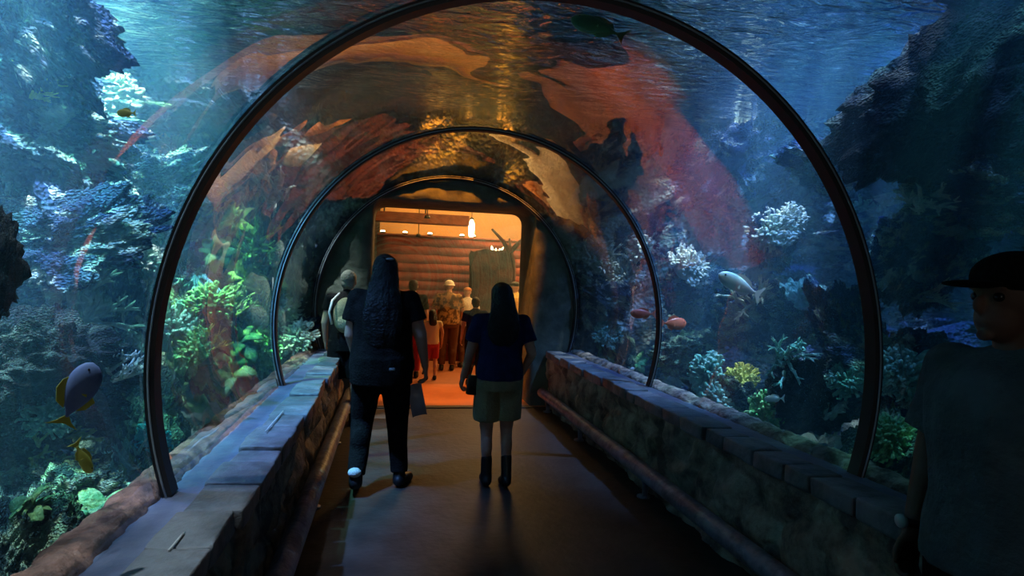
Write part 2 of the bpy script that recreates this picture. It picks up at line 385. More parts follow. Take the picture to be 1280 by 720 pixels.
# log wall
t = thing('log_partition', 'red wooden log wall lit orange across the far room', 'wall', (0, 11.95, 0))
bm = bmesh.new(); n = 14
V = []; Fc = []
for k in range(n):
    z = .085+k*.168; tube([(-1.04+.238*i, noise.noise(Vector((i*.7, k*3., 0)))*.02, z+noise.noise(Vector((i*.5, k*5., 3)))*.03) for i in range(14)], [.115+.012*noise.noise(Vector((i*1.1, k, 7))) for i in range(14)], 14, V=V, Fc=Fc)
from_py('logs', V, Fc, 'log', t)
bm = bmesh.new(); box(bm, -1.04, 2.05, -.12, .3, 2.36, 2.40); bevel(bm, .008, 1); from_bm('top_board', bm, 'beam', t, smooth=False)
bm = bmesh.new(); box(bm, -1.04, 2.05, -.30, -.14, 0, .30); box(bm, -1.04, 2.05, -.36, -.14, .28, .33); bevel(bm, .01, 1); q = from_bm('kick_bench', bm, 'red_paint', t, smooth=False); q['label'] = 'low red painted plinth'
for px in (478, 506, 537, 577, 591):
    p = at(px, 302, 11.95)
    t = thing('uplight', 'small glowing uplight on top of the log wall', 'lamp', (p.x, 11.93, 2.40), group='uplights along the log wall top')
    V, Fc = tube([(0, 0, 0), (0, 0, .03)], [.045, .055], 14); from_py('housing', V, Fc, 'black_metal', t)
    bm = bmesh.new(); bmesh.ops.create_uvsphere(bm, u_segments=14, v_segments=8, radius=.045)
    for v in bm.verts: v.co.z = v.co.z*.5+.04
    from_bm('bulb', bm, 'lamp_hot', t)
labs = ['leftmost of the uplights on the log wall', 'second uplight from the left on the log wall', 'middle one of the uplights on the log wall', 'fourth uplight from the left on the log wall', 'rightmost of the uplights on the log wall, below the hanging lamp']
ups = [o for o in C.objects if o.get('category') == 'lamp' and o.name.startswith('uplight')]
for o, l in zip(ups, labs): o['label'] = 'small glowing ' + l
# ceiling beam and lantern
pb = at(586, 277, 10.6); 
bm = bmesh.new(); box(bm, -1.04, pb.x, 10.5, 10.75, pb.z-.08, pb.z+.09); bevel(bm, .01, 1); tag(from_bm('ceiling_beam', bm, 'beam', smooth=False), 'dark horizontal wooden beam hung under the orange ceiling', 'beam')
for x in (-.9, -.2):
    V, Fc = tube([(x, 10.62, pb.z+.08), (x, 10.62, 3.36)], .012, 8); o = tag(from_py('beam_hanger', V, Fc, 'black_metal'), 'thin black rod holding up the beam', 'rod', 'beam hanging rods')
pl = at(590, 285, 10.55)
t = thing('hanging_lantern', 'bright narrow glowing lantern hanging at the end of the beam', 'lamp', (pl.x+.0, 10.62, pl.z))
V, Fc = tube([(0, 0, -.15), (0, 0, -.12), (0, 0, 0), (0, 0, .09), (0, 0, .13), (0, 0, .17)], [.035, .05, .055, .05, .03, .012], 14); from_py('glass_shade', V, Fc, 'lamp', t)
V, Fc = tube([(0, 0, .17), (0, 0, 3.36-pl.z)], .006, 6); from_py('cord', V, Fc, 'black_metal', t)
V, Fc = tube([(0, 0, .155), (0, 0, .19)], [.045, .02], 12); from_py('cap', V, Fc, 'black_metal', t)
for i, (px, py, Y) in enumerate(((534, 273, 9.6), (523, 296, 11.0))):
    p = at(px, py, Y)
    t = thing('ceiling_spot', ['tiny dark spot fitting under the ceiling above the beam', 'tiny dark spot fitting under the ceiling below the beam'][i], 'lamp', p)
    V, Fc = tube([(0, 0, 0), (0, 0, .05)], [.05, .035], 12); from_py('housing', V, Fc, 'black_metal', t)
    V, Fc = tube([(0, 0, .05), (0, 0, 3.36-p.z)], .008, 6); from_py('stem', V, Fc, 'black_metal', t)
# carved rock block with a lit crystal on it, on the right of the log wall
pc = at(613, 345, 11.3)
t = thing('carved_block', 'dark reddish carved stone block right of the log wall', 'sculpture', (pc.x, 11.25, 0))
bm = bmesh.new(); bmesh.ops.create_icosphere(bm, subdivisions=5, radius=1)
for v in bm.verts:
    p = v.co.copy(); q = Vector((max(-.62, min(.62, p.x*1.1))*.62, max(-.6, min(.6, p.y))*.35, max(-.75, min(.75, p.z*1.1))))
    q.z = (q.z+.75)/1.5*2.12; q += p.normalized()*fbm(Vector((q.x*3, q.y*3, q.z*3)), 4)*.05; v.co = q
from_bm('block', bm, 'carving', t)
pk = at(620, 312, 11.2)
t = thing('lit_crystals', 'sparkling bright yellow-white cluster on top of the carved block', 'lamp', (pk.x, 11.2, pk.z-.1))
rnd = random.Random(3); V = []; Fc = []
for k in range(9):
    a = rnd.uniform(0, 2*PI); l = rnd.uniform(.07, .2); d = Vector((math.cos(a)*.6, math.sin(a)*.3, 1)).normalized()
    b = Vector((math.cos(a)*.05, math.sin(a)*.03, .0)); tube([b, b+d*l*.7, b+d*l], [.022, .018, .002], 6, V=V, Fc=Fc)
from_py('crystals', V, Fc, 'lamp_hot', t, smooth=False)
V, Fc = tube([(0, 0, -.04), (0, 0, .02)], [.10, .07], 12); from_py('base', V, Fc, 'carving', t)
pt = at(643, 350, 10.9)
V, Fc = tube([(pt.x+.05*math.sin(i*.9)-.03*i*.2, 10.9, 2.35*i/12) for i in range(13)], [.05-.002*i+.01*math.sin(i*2) for i in range(13)], 12)
tree = from_py('twisted_trunk', V, Fc, 'carving'); tag(tree, 'twisted orange-lit tree trunk standing near the right doorway edge', 'trunk')
for a, b in ((.9, .5), (-.7, .35)):
    V, Fc = tube([(pt.x-.1, 10.9, 2.1), (pt.x-.1+a*.2, 10.9, 2.3), (pt.x-.1+a*.5, 10.9, 2.4+b*.3)], [.05, .035, .02], 8); from_py('branch', V, Fc, 'carving', tree)

# ------------------------------------------------------------------ people
def remeshed(name, prims, voxel, m, parent, smooth=4, disp=0, dsc=9, seed=0, cut=None):
    bm = bmesh.new()
    for p in prims:
        if p[0] == 'e':
            _, c, r, *rot = p
            vs = bmesh.ops.create_icosphere(bm, subdivisions=3, radius=1)['verts']
            R = Euler(rot[0]).to_matrix() if rot else Matrix.Identity(3)
            for v in vs: v.co = Vector(c) + R @ Vector((v.co.x*r[0], v.co.y*r[1], v.co.z*r[2]))
        elif p[0] == 'l':
            rings = p[1]; ns = 20; vs = []
            rows = []
            for c, rx, ry in rings: rows.append([bm.verts.new((c[0]+rx*math.cos(2*PI*k/ns), c[1]+ry*math.sin(2*PI*k/ns), c[2])) for k in range(ns)])
            for r0, r1 in zip(rows, rows[1:]):
                for k in range(ns): bm.faces.new((r0[k], r0[(k+1) % ns], r1[(k+1) % ns], r1[k]))
            bm.faces.new(rows[0][::-1]); bm.faces.new(rows[-1])
        else:
            _, a, ra, b, rb = p[:5]; a = Vector(a); b = Vector(b); sq = p[5] if len(p) > 5 else 1
            V, Fc = [], []
            n = 6; ax = (b-a); L = ax.length
            if L < 1e-5: continue
            ax /= L; pts = []; rad = []
            flat = p[0] == 'f'
            for k in range(0 if flat else 4): t = PI/2*k/4; pts.append(a-ax*ra*math.cos(t)); rad.append(max(1e-4, ra*math.sin(t)))
            for k in range(n+1): pts.append(a+ax*L*k/n); rad.append(ra+(rb-ra)*k/n)
            for k in range(1, 1 if flat else 5): t = PI/2*k/4; pts.append(b+ax*rb*math.sin(t)); rad.append(max(1e-4, rb*math.cos(t)))
            tube(pts, rad, 14, V=V, Fc=Fc, squash=sq)
            vs = [bm.verts.new(v) for v in V]
            for f in Fc:
                try: bm.faces.new([vs[i] for i in f])
                except ValueError: pass
    bmesh.ops.recalc_face_normals(bm, faces=bm.faces[:])
    me = bpy.data.meshes.new('tmp'); bm.to_mesh(me); bm.free()
    o = bpy.data.objects.new('tmp', me); C.objects.link(o)
    md = o.modifiers.new('r', 'REMESH'); md.mode = 'VOXEL'; md.voxel_size = voxel
    ms = o.modifiers.new('s', 'SMOOTH'); ms.iterations = smooth; ms.factor = .5
    dg = bpy.context.evaluated_depsgraph_get(); me2 = bpy.data.meshes.new_from_object(o.evaluated_get(dg))
    bpy.data.objects.remove(o); bpy.data.meshes.remove(me); me2.name = name
    if disp:
        me2.calc_normals_split() if hasattr(me2, 'calc_normals_split') else None
        nv = [v.normal.copy() for v in me2.vertices]
        for v, nn in zip(me2.vertices, nv):
            p = v.co*dsc+Vector((seed, 0, 0)); p.z *= .45
            v.co += nn*disp*(noise.noise(p)+.5*noise.noise(p*2.3))
    return link(name, me2, m, parent)

def V3(*a): return Vector(a)
def hand_prims(wr, d, palm_n, side, curl=.5, s=1.0):
    """wr wrist point, d direction the fingers point, palm_n normal out of the palm, side +1 thumb along d x palm_n"""
    d = Vector(d).normalized(); n = Vector(palm_n); n = (n-d*n.dot(d)).normalized(); w = d.cross(n)*side
    P = []
    pc = wr+d*.05*s
    for k in (-1, -.33, .33, 1): P.append(('c', wr+d*.012*s+w*k*.014*s, .015*s, wr+d*.085*s+w*k*.027*s, .0115*s))
    for k, (l, off) in enumerate(((.070, .030), (.080, .0105), (.075, -.0095), (.058, -.029))):
        b = wr+d*.085*s+w*off*s; c1 = curl; c2 = curl*2.1; c3 = curl*3.0
        d1 = d*math.cos(c1)+n*math.sin(c1); d2 = d*math.cos(c2)+n*math.sin(c2); d3 = d*math.cos(c3)+n*math.sin(c3)
        q1 = b+d1*l*.46*s; q2 = q1+d2*l*.32*s; q3 = q2+d3*l*.24*s
        P += [('c', b, .0095*s, q1, .0088*s), ('c', q1, .0088*s, q2, .008*s), ('c', q2, .008*s, q3, .0068*s)]
    tb = wr+d*.025*s+w*.022*s; td = (d*.65+w*.6+n*.4).normalized(); t1 = tb+td*.04*s; td2 = (d*.9+w*.15+n*.4).normalized()
    P += [('c', tb, .014*s, t1, .0105*s), ('c', t1, .0105*s, t1+td2*.03*s, .0085*s)]
    return P

def figure(label, loc, rz, H=1.65, voxel=.009, skin='skin', wide=1.0, pose=None, wear=None, face=False, hands=True, child=False, group=None, name='person'):
    """standing figure facing local +Y. pose overrides joints (metres for a 1.7 m body), wear lists clothing"""
    s = H/1.7
    J = dict(neck0=V3(0, -.01, 1.44), neck1=V3(0, .012, 1.53), head=V3(0, .025, 1.59), chest=V3(0, 0, 1.29), waist=V3(0, .0, 1.10), pelvis=V3(0, -.01, .95),
             shL=V3(-.185, -.01, 1.395), shR=V3(.185, -.01, 1.395), elL=V3(-.235, -.03, 1.12), elR=V3(.235, -.03, 1.12), wrL=V3(-.255, .05, .88), wrR=V3(.255, .05, .88),
             hiL=V3(-.095, -.005, .90), hiR=V3(.095, -.005, .90), knL=V3(-.10, .02, .49), knR=V3(.10, .02, .49), anL=V3(-.10, -.02, .085), anR=V3(.10, -.02, .085),
             toL=0.0, toR=0.0, turn=0.0, hdL=None, hdR=None, pnL=None, pnR=None, curl=.45, footL=None, footR=None)
    J.update(pose or {})
    hs = 1.16 if child else 1.0
    t = thing(name, label, 'person', loc, rz, group)
    def sc(P):
        out = []
        for p in P:
            if p[0] == 'l': out.append(('l', [(V3(*c)*s, rx*s, ry*s) for c, rx, ry in p[1]]))
            elif p[0] == 'e': out.append(('e', V3(*p[1])*s, tuple(r*s for r in p[2]), *p[3:]))
            else: out.append((p[0], V3(*p[1])*s, p[2]*s, V3(*p[3])*s, p[4]*s, *p[5:]))
        return out
    w = wide
    hc = J['head']; Rh = Euler((0, 0, J['turn'])).to_matrix()
    def hp(x, y, z): return hc + Rh @ V3(x*hs, y*hs, z*hs)
    body = [('e', J['pelvis'], (.165*w, .115*w, .12)), ('e', J['waist'], (.135*w, .10*w, .13)), ('e', J['chest'], (.165*w, .112*w, .16)),
            ('c', J['shL'], .058, J['shR'], .058), ('c', J['neck0'], .06, J['neck1'], .052),
            ('e', hp(0, -.005, .02), (.076*hs, .094*hs, .094*hs), (0, 0, J['turn'])), ('e', hp(0, .035, -.045), (.052*hs, .058*hs, .062*hs), (0, 0, J['turn'])),
            ('e', hp(0, .095, -.015), (.011, .018, .024)), ('e', hp(0, .085, -.055), (.022, .012, .009)), ('e', hp(0, .078, -.09), (.02, .015, .014)),
            ('e', hp(.078, -.002, -.01), (.010, .018, .03)), ('e', hp(-.078, -.002, -.01), (.010, .018, .03)),
            ('e', hp(0, .078, .028), (.05, .016, .010))]
    for q in 'LR':
        body += [('c', J['sh'+q], .052*min(1.15, w), J['el'+q], .040*min(1.2, w)), ('c', J['el'+q], .039*min(1.2, w), J['wr'+q], .026)]
        body += [('c', J['hi'+q], .085*w, J['kn'+q], .056*w), ('c', J['kn'+q], .053*w, J['an'+q], .036), ('e', J['kn'+q]*.62+J['an'+q]*.38+V3(0, -.018, 0), (.046*w, .05*w, .1))]
        a = J['an'+q]; fd = J['foot'+q] or V3(0, .15, -.055)
        body += [('c', a+V3(0, -.02, -.035), .034, a+fd, .026), ('c', a, .036, a+V3(0, -.02, -.04), .035)]
        if hands:
            d = (J['wr'+q]-J['el'+q]).normalized() if J['hd'+q] is None else J['hd'+q]
            pn = J['pn'+q] or V3(1 if q == 'L' else -1, .1, 0)
            # thumb leads forwards
            wv = d.cross((pn-d*pn.dot(d)).normalized()); sd = 1 if wv.y >= 0 else -1
            body += [('c', J['wr'+q]-d*.03, .024, J['wr'+q]+d*.015, .021)] + hand_prims(J['wr'+q], d, pn, sd, J['curl'])
        else:
            body.append(('e', J['wr'+q]+V3(0, .01, -.05), (.022, .035, .055)))
    b = remeshed('body', sc(body), voxel, skin, t, 2 if voxel < .007 else 3)
    if face:
        for x in (-.031, .031):
            bm = bmesh.new(); bmesh.ops.create_uvsphere(bm, u_segments=12, v_segments=8, radius=.0125*s); p = hp(x, .074, .006)*s
            bmesh.ops.translate(bm, verts=bm.verts[:], vec=p); e = from_bm('eye', bm, 'eye_black', t)
    for nm, m, pr, *rest in (wear(J, hp, w) if wear else []):
        kw = rest[0] if rest else {}
        remeshed(nm, sc(pr), kw.get('voxel', max(.009, voxel)), m, t, kw.get('smooth', 4), kw.get('disp', .006), kw.get('dsc', 9), kw.get('seed', 0))
    return t

def shirt(J, w, k=1.0, sl=.55, low=.93, g=.018):
    z0 = low-.05
    P = [('l', [(V3(0, -.01, z0), .170*w+g, .125*w+g), (V3(0, -.01, z0+.08), .166*w+g, .122*w+g), (V3(0, -.005, 1.10), .150*w+g, .108*w+g), (V3(0, 0, 1.22), .158*w+g, .112*w+g),
                (V3(0, 0, 1.33), .172*w+g, .112*w+g), (V3(0, 0, 1.40), .165*w+g*.8, .095*w+g*.6), (V3(0, -.005, 1.445), .12*w, .075*w), (V3(0, -.01, 1.475), .07, .06)]),
         ('c', J['shL'], .056+g*.3, J['shR'], .056+g*.3), ('c', J['neck0']+V3(0, 0, -.03), .07+g*.4, J['neck0']+V3(0, 0, .02), .06)]
    for q in 'LR':
        a, b = J['sh'+q], J['el'+q]; P += [('e', a+V3(0, 0, -.005), (.06*min(1.15, w)+g*.3,)*3), ('f', a, .056*min(1.15, w)+g*.3, a+(b-a)*sl, .052*min(1.15, w)+g*.8)]
    return P
def trousers(J, w, end=1.0, g=.012, flare=0, frm='an'):
    P = [('l', [(V3(0, -.01, .82), .150*w+g, .118*w+g), (V3(0, -.01, .88), .170*w+g, .125*w+g), (V3(0, -.01, .96), .165*w+g, .12*w+g), (V3(0, -.01, 1.06), .145*w+g, .105*w+g)])]
    for q in 'LR':
        h, k, a = J['hi'+q], J['kn'+q], J['an'+q]
        if end <= 1: P.append(('f', h+V3(0, 0, .03), .092*w+g, h+(k-h)*end, (.09-.02*end)*w+g+flare))
        else: P += [('c', h, .09*w+g, k, .06*w+g+flare), ('c', k, .06*w+g+flare, k+(a-k)*.5, .05*w+g+flare), ('f', k+(a-k)*.45, .051*w+g+flare, k+(a-k)*(end-1), .042*w+g+flare), ('e', k*.62+a*.38+V3(0, -.018, 0), (.05*w+g, .054*w+g, .11))]
    return P
def shoes(J, g=.008, q='LR'):
    P = []
    for c in q:
        a = J['an'+c]; fd = J['foot'+c] or V3(0, .15, -.055)
        P += [('c', a+V3(0, -.025, -.035), .038+g, a+fd, .032+g), ('c', a+V3(0, 0, .01), .04+g, a+V3(0, -.01, -.03), .04+g)]
    return P
def long_hair(hp, length=.42, wd=.09, back=.10):
    q = lambda t: (hp(0, -.055-back*min(1, t*2.2), -.02-t*length))
    return [('e', hp(0, -.015, .035), (.092, .108, .098)),
            ('l', [(hp(0, -.03, .09), .055, .06), (hp(0, -.035, .04), .094, .09), (q(.05), .103, .085), (q(.2), .112, .075), (q(.4), wd*1.35, .06), (q(.65), wd*1.5, .052), (q(.85), wd*1.35, .045), (q(1), wd*.95, .03), (q(1.06), wd*.5, .015)][::-1])]
def short_hair(hp, g=.0): return [('e', hp(0, -.018, .035), (.083+g, .098+g, .09+g)), ('e', hp(0, -.05, -.02), (.074+g, .06, .075))]

exec_people = True
# woman in black, left
pw = atf(472, 611)
def wear_black(J, hp, w):
    return [('trousers', 'black_cloth', trousers(J, w, 1.95, .012)), ('top', 'black_cloth', shirt(J, w, sl=.62, g=.032, low=.93)+[('l', [(V3(0, -.02, .78), .185*w, .15*w), (V3(0, -.02, .86), .19*w, .155*w), (V3(0, -.015, .98), .185*w, .15*w)])]),
            ('hair', 'hair_black', long_hair(hp, .50, .098, .12), {'disp': .008, 'dsc': 16, 'voxel': .008}), ('shoe', 'leather', shoes(J, q='L')), ('shoe', 'leather', shoes(J, q='R'))]
wb = figure('woman with long black hair in black clothes walking away on the left, holding a booklet', (pw.x, pw.y, 0), -.03, 1.70, .0055, wide=1.22,
    pose=dict(anL=V3(-.15, -.13, .13), knL=V3(-.13, .06, .50), footL=V3(0, .14, -.09), anR=V3(.15, .05, .085), knR=V3(.12, .10, .50), footR=V3(.07, .14, -.055),
              elR=V3(.27, -.04, 1.14), wrR=V3(.315, .03, .90), hdR=V3(.1, .25, -1).normalized(), curl=.55, elL=V3(-.23, .02, 1.13), wrL=V3(-.20, .16, .93)), wear=wear_black)
bm = bmesh.new(); bmesh.ops.create_uvsphere(bm, u_segments=16, v_segments=10, radius=1)
for v in bm.verts: v.co = Vector((-.15-.005+v.co.x*.047, -.17+v.co.y*.042, .175+v.co.z*.034))
from_bm('sock', bm, 'sock', wb)['label'] = 'white sock above the lifted heel'
def slab(w_, h_, t_, r=.006):
    bm = bmesh.new(); box(bm, -w_/2, w_/2, -t_/2, t_/2, -h_/2, h_/2); bevel(bm, r, 2); return bm
p = at(521, 500, pw.y+.06)
t = thing('booklet', 'rolled lilac booklet held low by the woman in black', 'booklet', p, rot=(.15, -.22, 0))
pg = []
for k in range(9): pg.append((.058*math.sin((k/8-.5)*PI*.8), .03*math.cos((k/8-.5)*PI*.8)-.02, 0))
V = []; Fc = []
for k, (x, y, z) in enumerate(pg):
    for off in (-.003, .003):
        V += [(x, y+off, -.125), (x, y+off, .125)]
for k in range(8):
    a = k*4; b = a+4; Fc += [(a, a+1, b+1, b), (a+2, b+2, b+3, a+3), (a, b, b+2, a+2), (a+1, a+3, b+3, b+1)]
Fc += [(0, 2, 3, 1), (32, 33, 35, 34)]
from_py('cover', V, Fc, 'paper', t)
V2 = [(x*.9, y*.9-.006, z*.97) for x, y, z in V]; from_py('pages', V2, Fc, 'screen', t)
# hair clip
bm = bmesh.new(); bmesh.ops.create_uvsphere(bm, u_segments=14, v_segments=8, radius=1)
for v in bm.verts: v.co = Vector((.035+v.co.x*.03, -.085+v.co.y*.014, 1.685+v.co.z*.010))
from_bm('hair_clip', bm, 'gasket', wb)['label'] = 'shiny clip on the crown of her hair'
bm = bmesh.new(); box(bm, .06, .10, -.245, -.235, .905, .925); bevel(bm, .003, 1); from_bm('pocket_tag', bm, 'gasket', wb)['label'] = 'small shiny tag'

# woman in navy and khaki shorts
pw2 = atf(619, 608)
def wear_navy(J, hp, w):
    return [('shorts', 'khaki_cloth', trousers(J, w, .82, .022, .022)), ('top', 'navy_cloth', shirt(J, w, sl=.66, g=.03, low=.96)),
            ('hair', 'hair_black', long_hair(hp, .36, .092, .09), {'disp': .008, 'dsc': 16, 'voxel': .008}),
            ] + [('boot', 'leather', shoes(J, q=c)+[('c', J['an'+c]+V3(0, -.005, .0), .046, J['an'+c]+(J['kn'+c]-J['an'+c])*.36, .05)]) for c in 'LR']
wn = figure('woman with long dark hair in navy top and khaki shorts walking toward the doorway', (pw2.x, pw2.y, 0), .02, 1.53, .0055, wide=1.02,
    pose=dict(anL=V3(-.075, .02, .085), knL=V3(-.085, .05, .49), anR=V3(.075, -.07, .11), knR=V3(.085, .04, .50), footR=V3(0, .14, -.08),
              elL=V3(-.25, .02, 1.13), wrL=V3(-.29, .12, .90), elR=V3(.26, -.06, 1.13), wrR=V3(.20, .06, .93), curl=.6), wear=wear_navy)
pbag = at(591, 481, pw2.y-.02)
t = thing('small_bag', 'small black bag hanging at the left hip of the woman in shorts', 'bag', pbag, rot=(0, .12, .3))
bm = slab(.085, .15, .045, .012); po = from_bm('pouch', bm, 'leather', t)
bm = bmesh.new(); box(bm, -.044, .044, -.027, -.02, .0, .072); bevel(bm, .003, 1); from_bm('flap', bm, 'leather', po)
V, Fc = tube([(-.03, 0, .07), (-.02, 0, .14), (.02, .0, .26), (.04, 0, .30)], .005, 6); from_py('strap', V, Fc, 'leather', t)

# visitor on the right edge: dark cap, grey shirt, facing the left
pm = at(1278, 372, 1.22)
def wear_man(J, hp, w):
    cap = [('e', hp(0, -.006, .055), (.088, .106, .068)), ('e', hp(0, .115, .036), (.062, .075, .010))]
    return [('shirt', 'grey_cloth', shirt(J, w, sl=.72, g=.035, low=.95), {'disp': .01, 'voxel': .008}), ('trousers', 'black_cloth', trousers(J, w, 1.95, .02)),
            ('cap', 'black_cloth', cap, {'disp': 0, 'voxel': .005, 'smooth': 3}), ('shoe', 'leather', shoes(J, q='L')), ('shoe', 'leather', shoes(J, q='R'))]
mn = figure('man in a dark brimmed cap and grey shirt at the right edge, facing the tank', (pm.x, pm.y, 0), PI/2-.05, 1.66, .005, skin='skin_dark', wide=1.15, face=True,
    pose=dict(elL=V3(-.26, -.05, 1.13), wrL=V3(-.285, -.07, .915), hdL=V3(.0, .25, -1).normalized(), pnL=V3(.8, 0, -.2), curl=.7, elR=V3(.25, .0, 1.13), wrR=V3(.255, .05, .90), hdR=V3(0, .2, -1).normalized(), turn=.0), wear=wear_man)
V, Fc = tube([(.249, .048, .905), (.249, .048, .925)], [.034, .034], 16); wt = from_py('watch', V, Fc, 'leather', mn)
V, Fc = tube([(.249, .078, .915), (.249, .09, .915)], [.02, .019], 14); from_py('watch_face', V, Fc, 'white_cloth', wt)['label'] = 'bright round watch face'
# visitor half hidden on the far left of the walkway
pv = at(433, 357, 6.6)
def wear_left(J, hp, w):
    return [('top', 'black_cloth', shirt(J, w, sl=.5, g=.02)), ('shorts', 'black_cloth', trousers(J, w, .95, .02, .015)), ('hair', 'hair_pale', short_hair(hp, .006), {'disp': .004, 'dsc': 25}),
            ('backpack', 'khaki_cloth', [('e', V3(.0, -.17, 1.22), (.14, .09, .2)), ('e', V3(0, -.22, 1.14), (.10, .07, .10))]), ('shoe', 'leather', shoes(J, q='L')), ('shoe', 'leather', shoes(J, q='R'))]
vl = figure('visitor with pale hair and a backpack half hidden behind the woman in black', (pv.x+.02, pv.y, 0), 0, 1.60, .009, pose=dict(elL=V3(-.24, 0, 1.13), wrL=V3(-.235, .10, .91)), wear=wear_left)
V, Fc = tube([(.05-.13, -.10, 1.37), (-.135, -.22, 1.30), (-.16, -.25, 1.18), (-.13, -.24, 1.06)], .012, 8); from_py('strap', V, Fc, 'white_cloth', vl)['label'] = 'pale backpack strap'

# visitors in the far room
def far(px, ptop, Y, H, label, wear, rz=0, pose=None, skin='skin', child=False, wide=1.0):
    p = at(px, ptop, Y); return figure(label, (p.x, Y, 0), rz, H if H else p.z, .011, skin=skin, wide=wide, pose=pose, wear=wear, child=child)
def W(top, bot, hair, hm, sleeve=.5, end=1.9, long=False, extra=None):
    def fn(J, hp, w):
        L = [('top', top, shirt(J, w, sl=sleeve, g=.02)), ('trousers' if end > 1 else 'shorts', bot, trousers(J, w, end, .015)), ('shoe', 'leather', shoes(J, q='L')), ('shoe', 'leather', shoes(J, q='R'))]
        if hair == 'cap': L.append(('cap', hm, [('e', hp(0, -.006, .05), (.088, .102, .062)), ('e', hp(0, .10, .035), (.06, .06, .010))], {'disp': 0}))
        elif hair == 'hat': L.append(('hat', hm, [('e', hp(0, 0, .055), (.092, .102, .075)), ('e', hp(0, 0, .025), (.12, .13, .016))], {'disp': 0}))
        elif hair == 'long': L.append(('hair', hm, long_hair(hp, .2, .07, .06)))
        else: L.append(('hair', hm, short_hair(hp)))
        if extra: L += extra(J, hp, w)
        return L
    return fn
far(517, 350, 9.6, None, 'man in a black top and red trousers standing left in the orange room', W('black_cloth', 'red_cloth', 'short', 'hair_brown', .75), 0, dict(elL=V3(-.27, .02, 1.13)), wide=1.1)
far(541, 388, 9.4, None, 'child in a pale yellow top and red shorts in the orange room', W('cream_cloth', 'red_cloth', 'long', 'hair_black', .4, .9), .1, child=True,
    pose=dict(elL=V3(-.26, .0, 1.16), elR=V3(.26, 0, 1.16)))
far(562, 351, 10.4, None, 'man in a pale hat and mottled brown shirt, centre of the orange room', W('camo', 'brown_cloth', 'hat', 'white_cloth', .8), 0, wide=1.25,
    pose=dict(elL=V3(-.27, .04, 1.15), wrL=V3(-.27, .2, 1.02), elR=V3(.27, .04, 1.15), wrR=V3(.27, .2, 1.02)))
far(585, 359, 10.8, None, 'person in a ginger cap and light shirt right of the man in mottled brown', W('white_cloth', 'brown_cloth', 'cap', 'hair_orange', .6), .2)
far(595, 372, 9.0, None, 'person with dark curly hair in a dark top just left of the navy top', W('navy_cloth', 'black_cloth', 'short', 'hair_brown', .6), 0)
far(645, 352, 10.3, None, 'man in a dark cap and yellow shirt at the right edge of the doorway', W('yellow_cloth', 'brown_cloth', 'cap', 'hair_black', .6), .9)

# ------------------------------------------------------------------ reef
def rock_mesh(seed, sub=5, amp=.42, ridge=.3, freq=1.3, flat=.0):
    bm = bmesh.new(); bmesh.ops.create_icosphere(bm, subdivisions=sub, radius=1)
    off = Vector((seed*7.3, seed*3.1, seed*1.7))
    for v in bm.verts:
        p = v.co.copy(); q = p*freq+off
        d = 1+amp*fbm(q, 6, .5)+ridge*(abs(noise.noise(q*2.2))-.25)
        dd, _ = noise.voronoi(q*2.3); d += (min(.5, dd[1]-dd[0])-.25)*ridge*.9
        d += .05*noise.noise(q*9)+.03*noise.noise(q*19)
        v.co = p*d
    me = bpy.data.meshes.new('reef_rock'); bm.to_mesh(me); bm.free()
    me.polygons.foreach_set('use_smooth', [True]*len(me.polygons)); return me
ROCKS = [rock_mesh(k, 6 if k < 4 else 5) for k in range(6)]
def rock(px, py, Y, sz, k, m, label, rot=None, group='reef rocks'):
    p = atx(px, py, Y)
    me = ROCKS[k].copy(); me.materials.append(MT[m]); o = bpy.data.objects.new('reef_rock', me); C.objects.link(o)
    o.location = p; o.scale = sz; o.rotation_euler = rot or (k*1.1, k*.7, k*2.3+px*.01 if px else k)
    return tag(o, label, 'rock', group)

def reef_wall(name, side, X, m, seed, amp=1.0):
    V = []; Fc = []; y0, y1, z0, z1 = -2.5, 8.5, -.3, 3.75; ny, nz = 260, 104
    for j in range(ny+1):
        y = y0+(y1-y0)*j/ny
        for i in range(nz+1):
            z = z0+(z1-z0)*i/nz
            q = Vector((seed, y*.8, z*1.1))
            d = fbm(q, 6, .45)*.8 + abs(noise.noise(q*1.9))*.7
            dd, _ = noise.voronoi(q*1.5); d += min(.6, dd[1]-dd[0])*.5
            d += .12*noise.noise(q*8)+.06*noise.noise(q*17)
            lean = .5*max(0, (1.6-z))/1.6
            w_ = noise.noise_vector(q*1.4)*.35
            V.append((side*(X-amp*d-lean), y+w_.y, z+w_.z*.5))
    n = nz+1
    for j in range(ny):
        for i in range(nz): Fc.append((j*n+i, j*n+i+1, (j+1)*n+i+1, (j+1)*n+i))
    return struct(from_py(name, V, Fc, m), 'rugged rock face of the aquarium')
reef_wall('wall_reef_left', -1, 3.75, 'reef', 2.2); reef_wall('wall_reef_right', 1, 4.6, 'reef_blue', 11.7)
# back of the tank behind the camera's sides is the same rock; sea bed
for s, nm in ((-1, 'left'), (1, 'right')):
    V = []; Fc = []; nx, ny = 60, 160
    for j in range(ny+1):
        y = -2.5+11*j/ny
        for i in range(nx+1):
            x = 1.72+4.2*i/nx; q = Vector((x*.9*s, y*.9, 4.)); V.append((s*x, y, .05+.28*fbm(q, 5)+.12*abs(noise.noise(q*3))+.06*(x-1.7)))
    n = nx+1
    for j in range(ny):
        for i in range(nx):
            q = (j*n+i, j*n+i+1, (j+1)*n+i+1, (j+1)*n+i); Fc.append(q if s > 0 else q[::-1])
    struct(from_py('ground_'+nm, V, Fc, 'sand'), 'uneven sea bed')
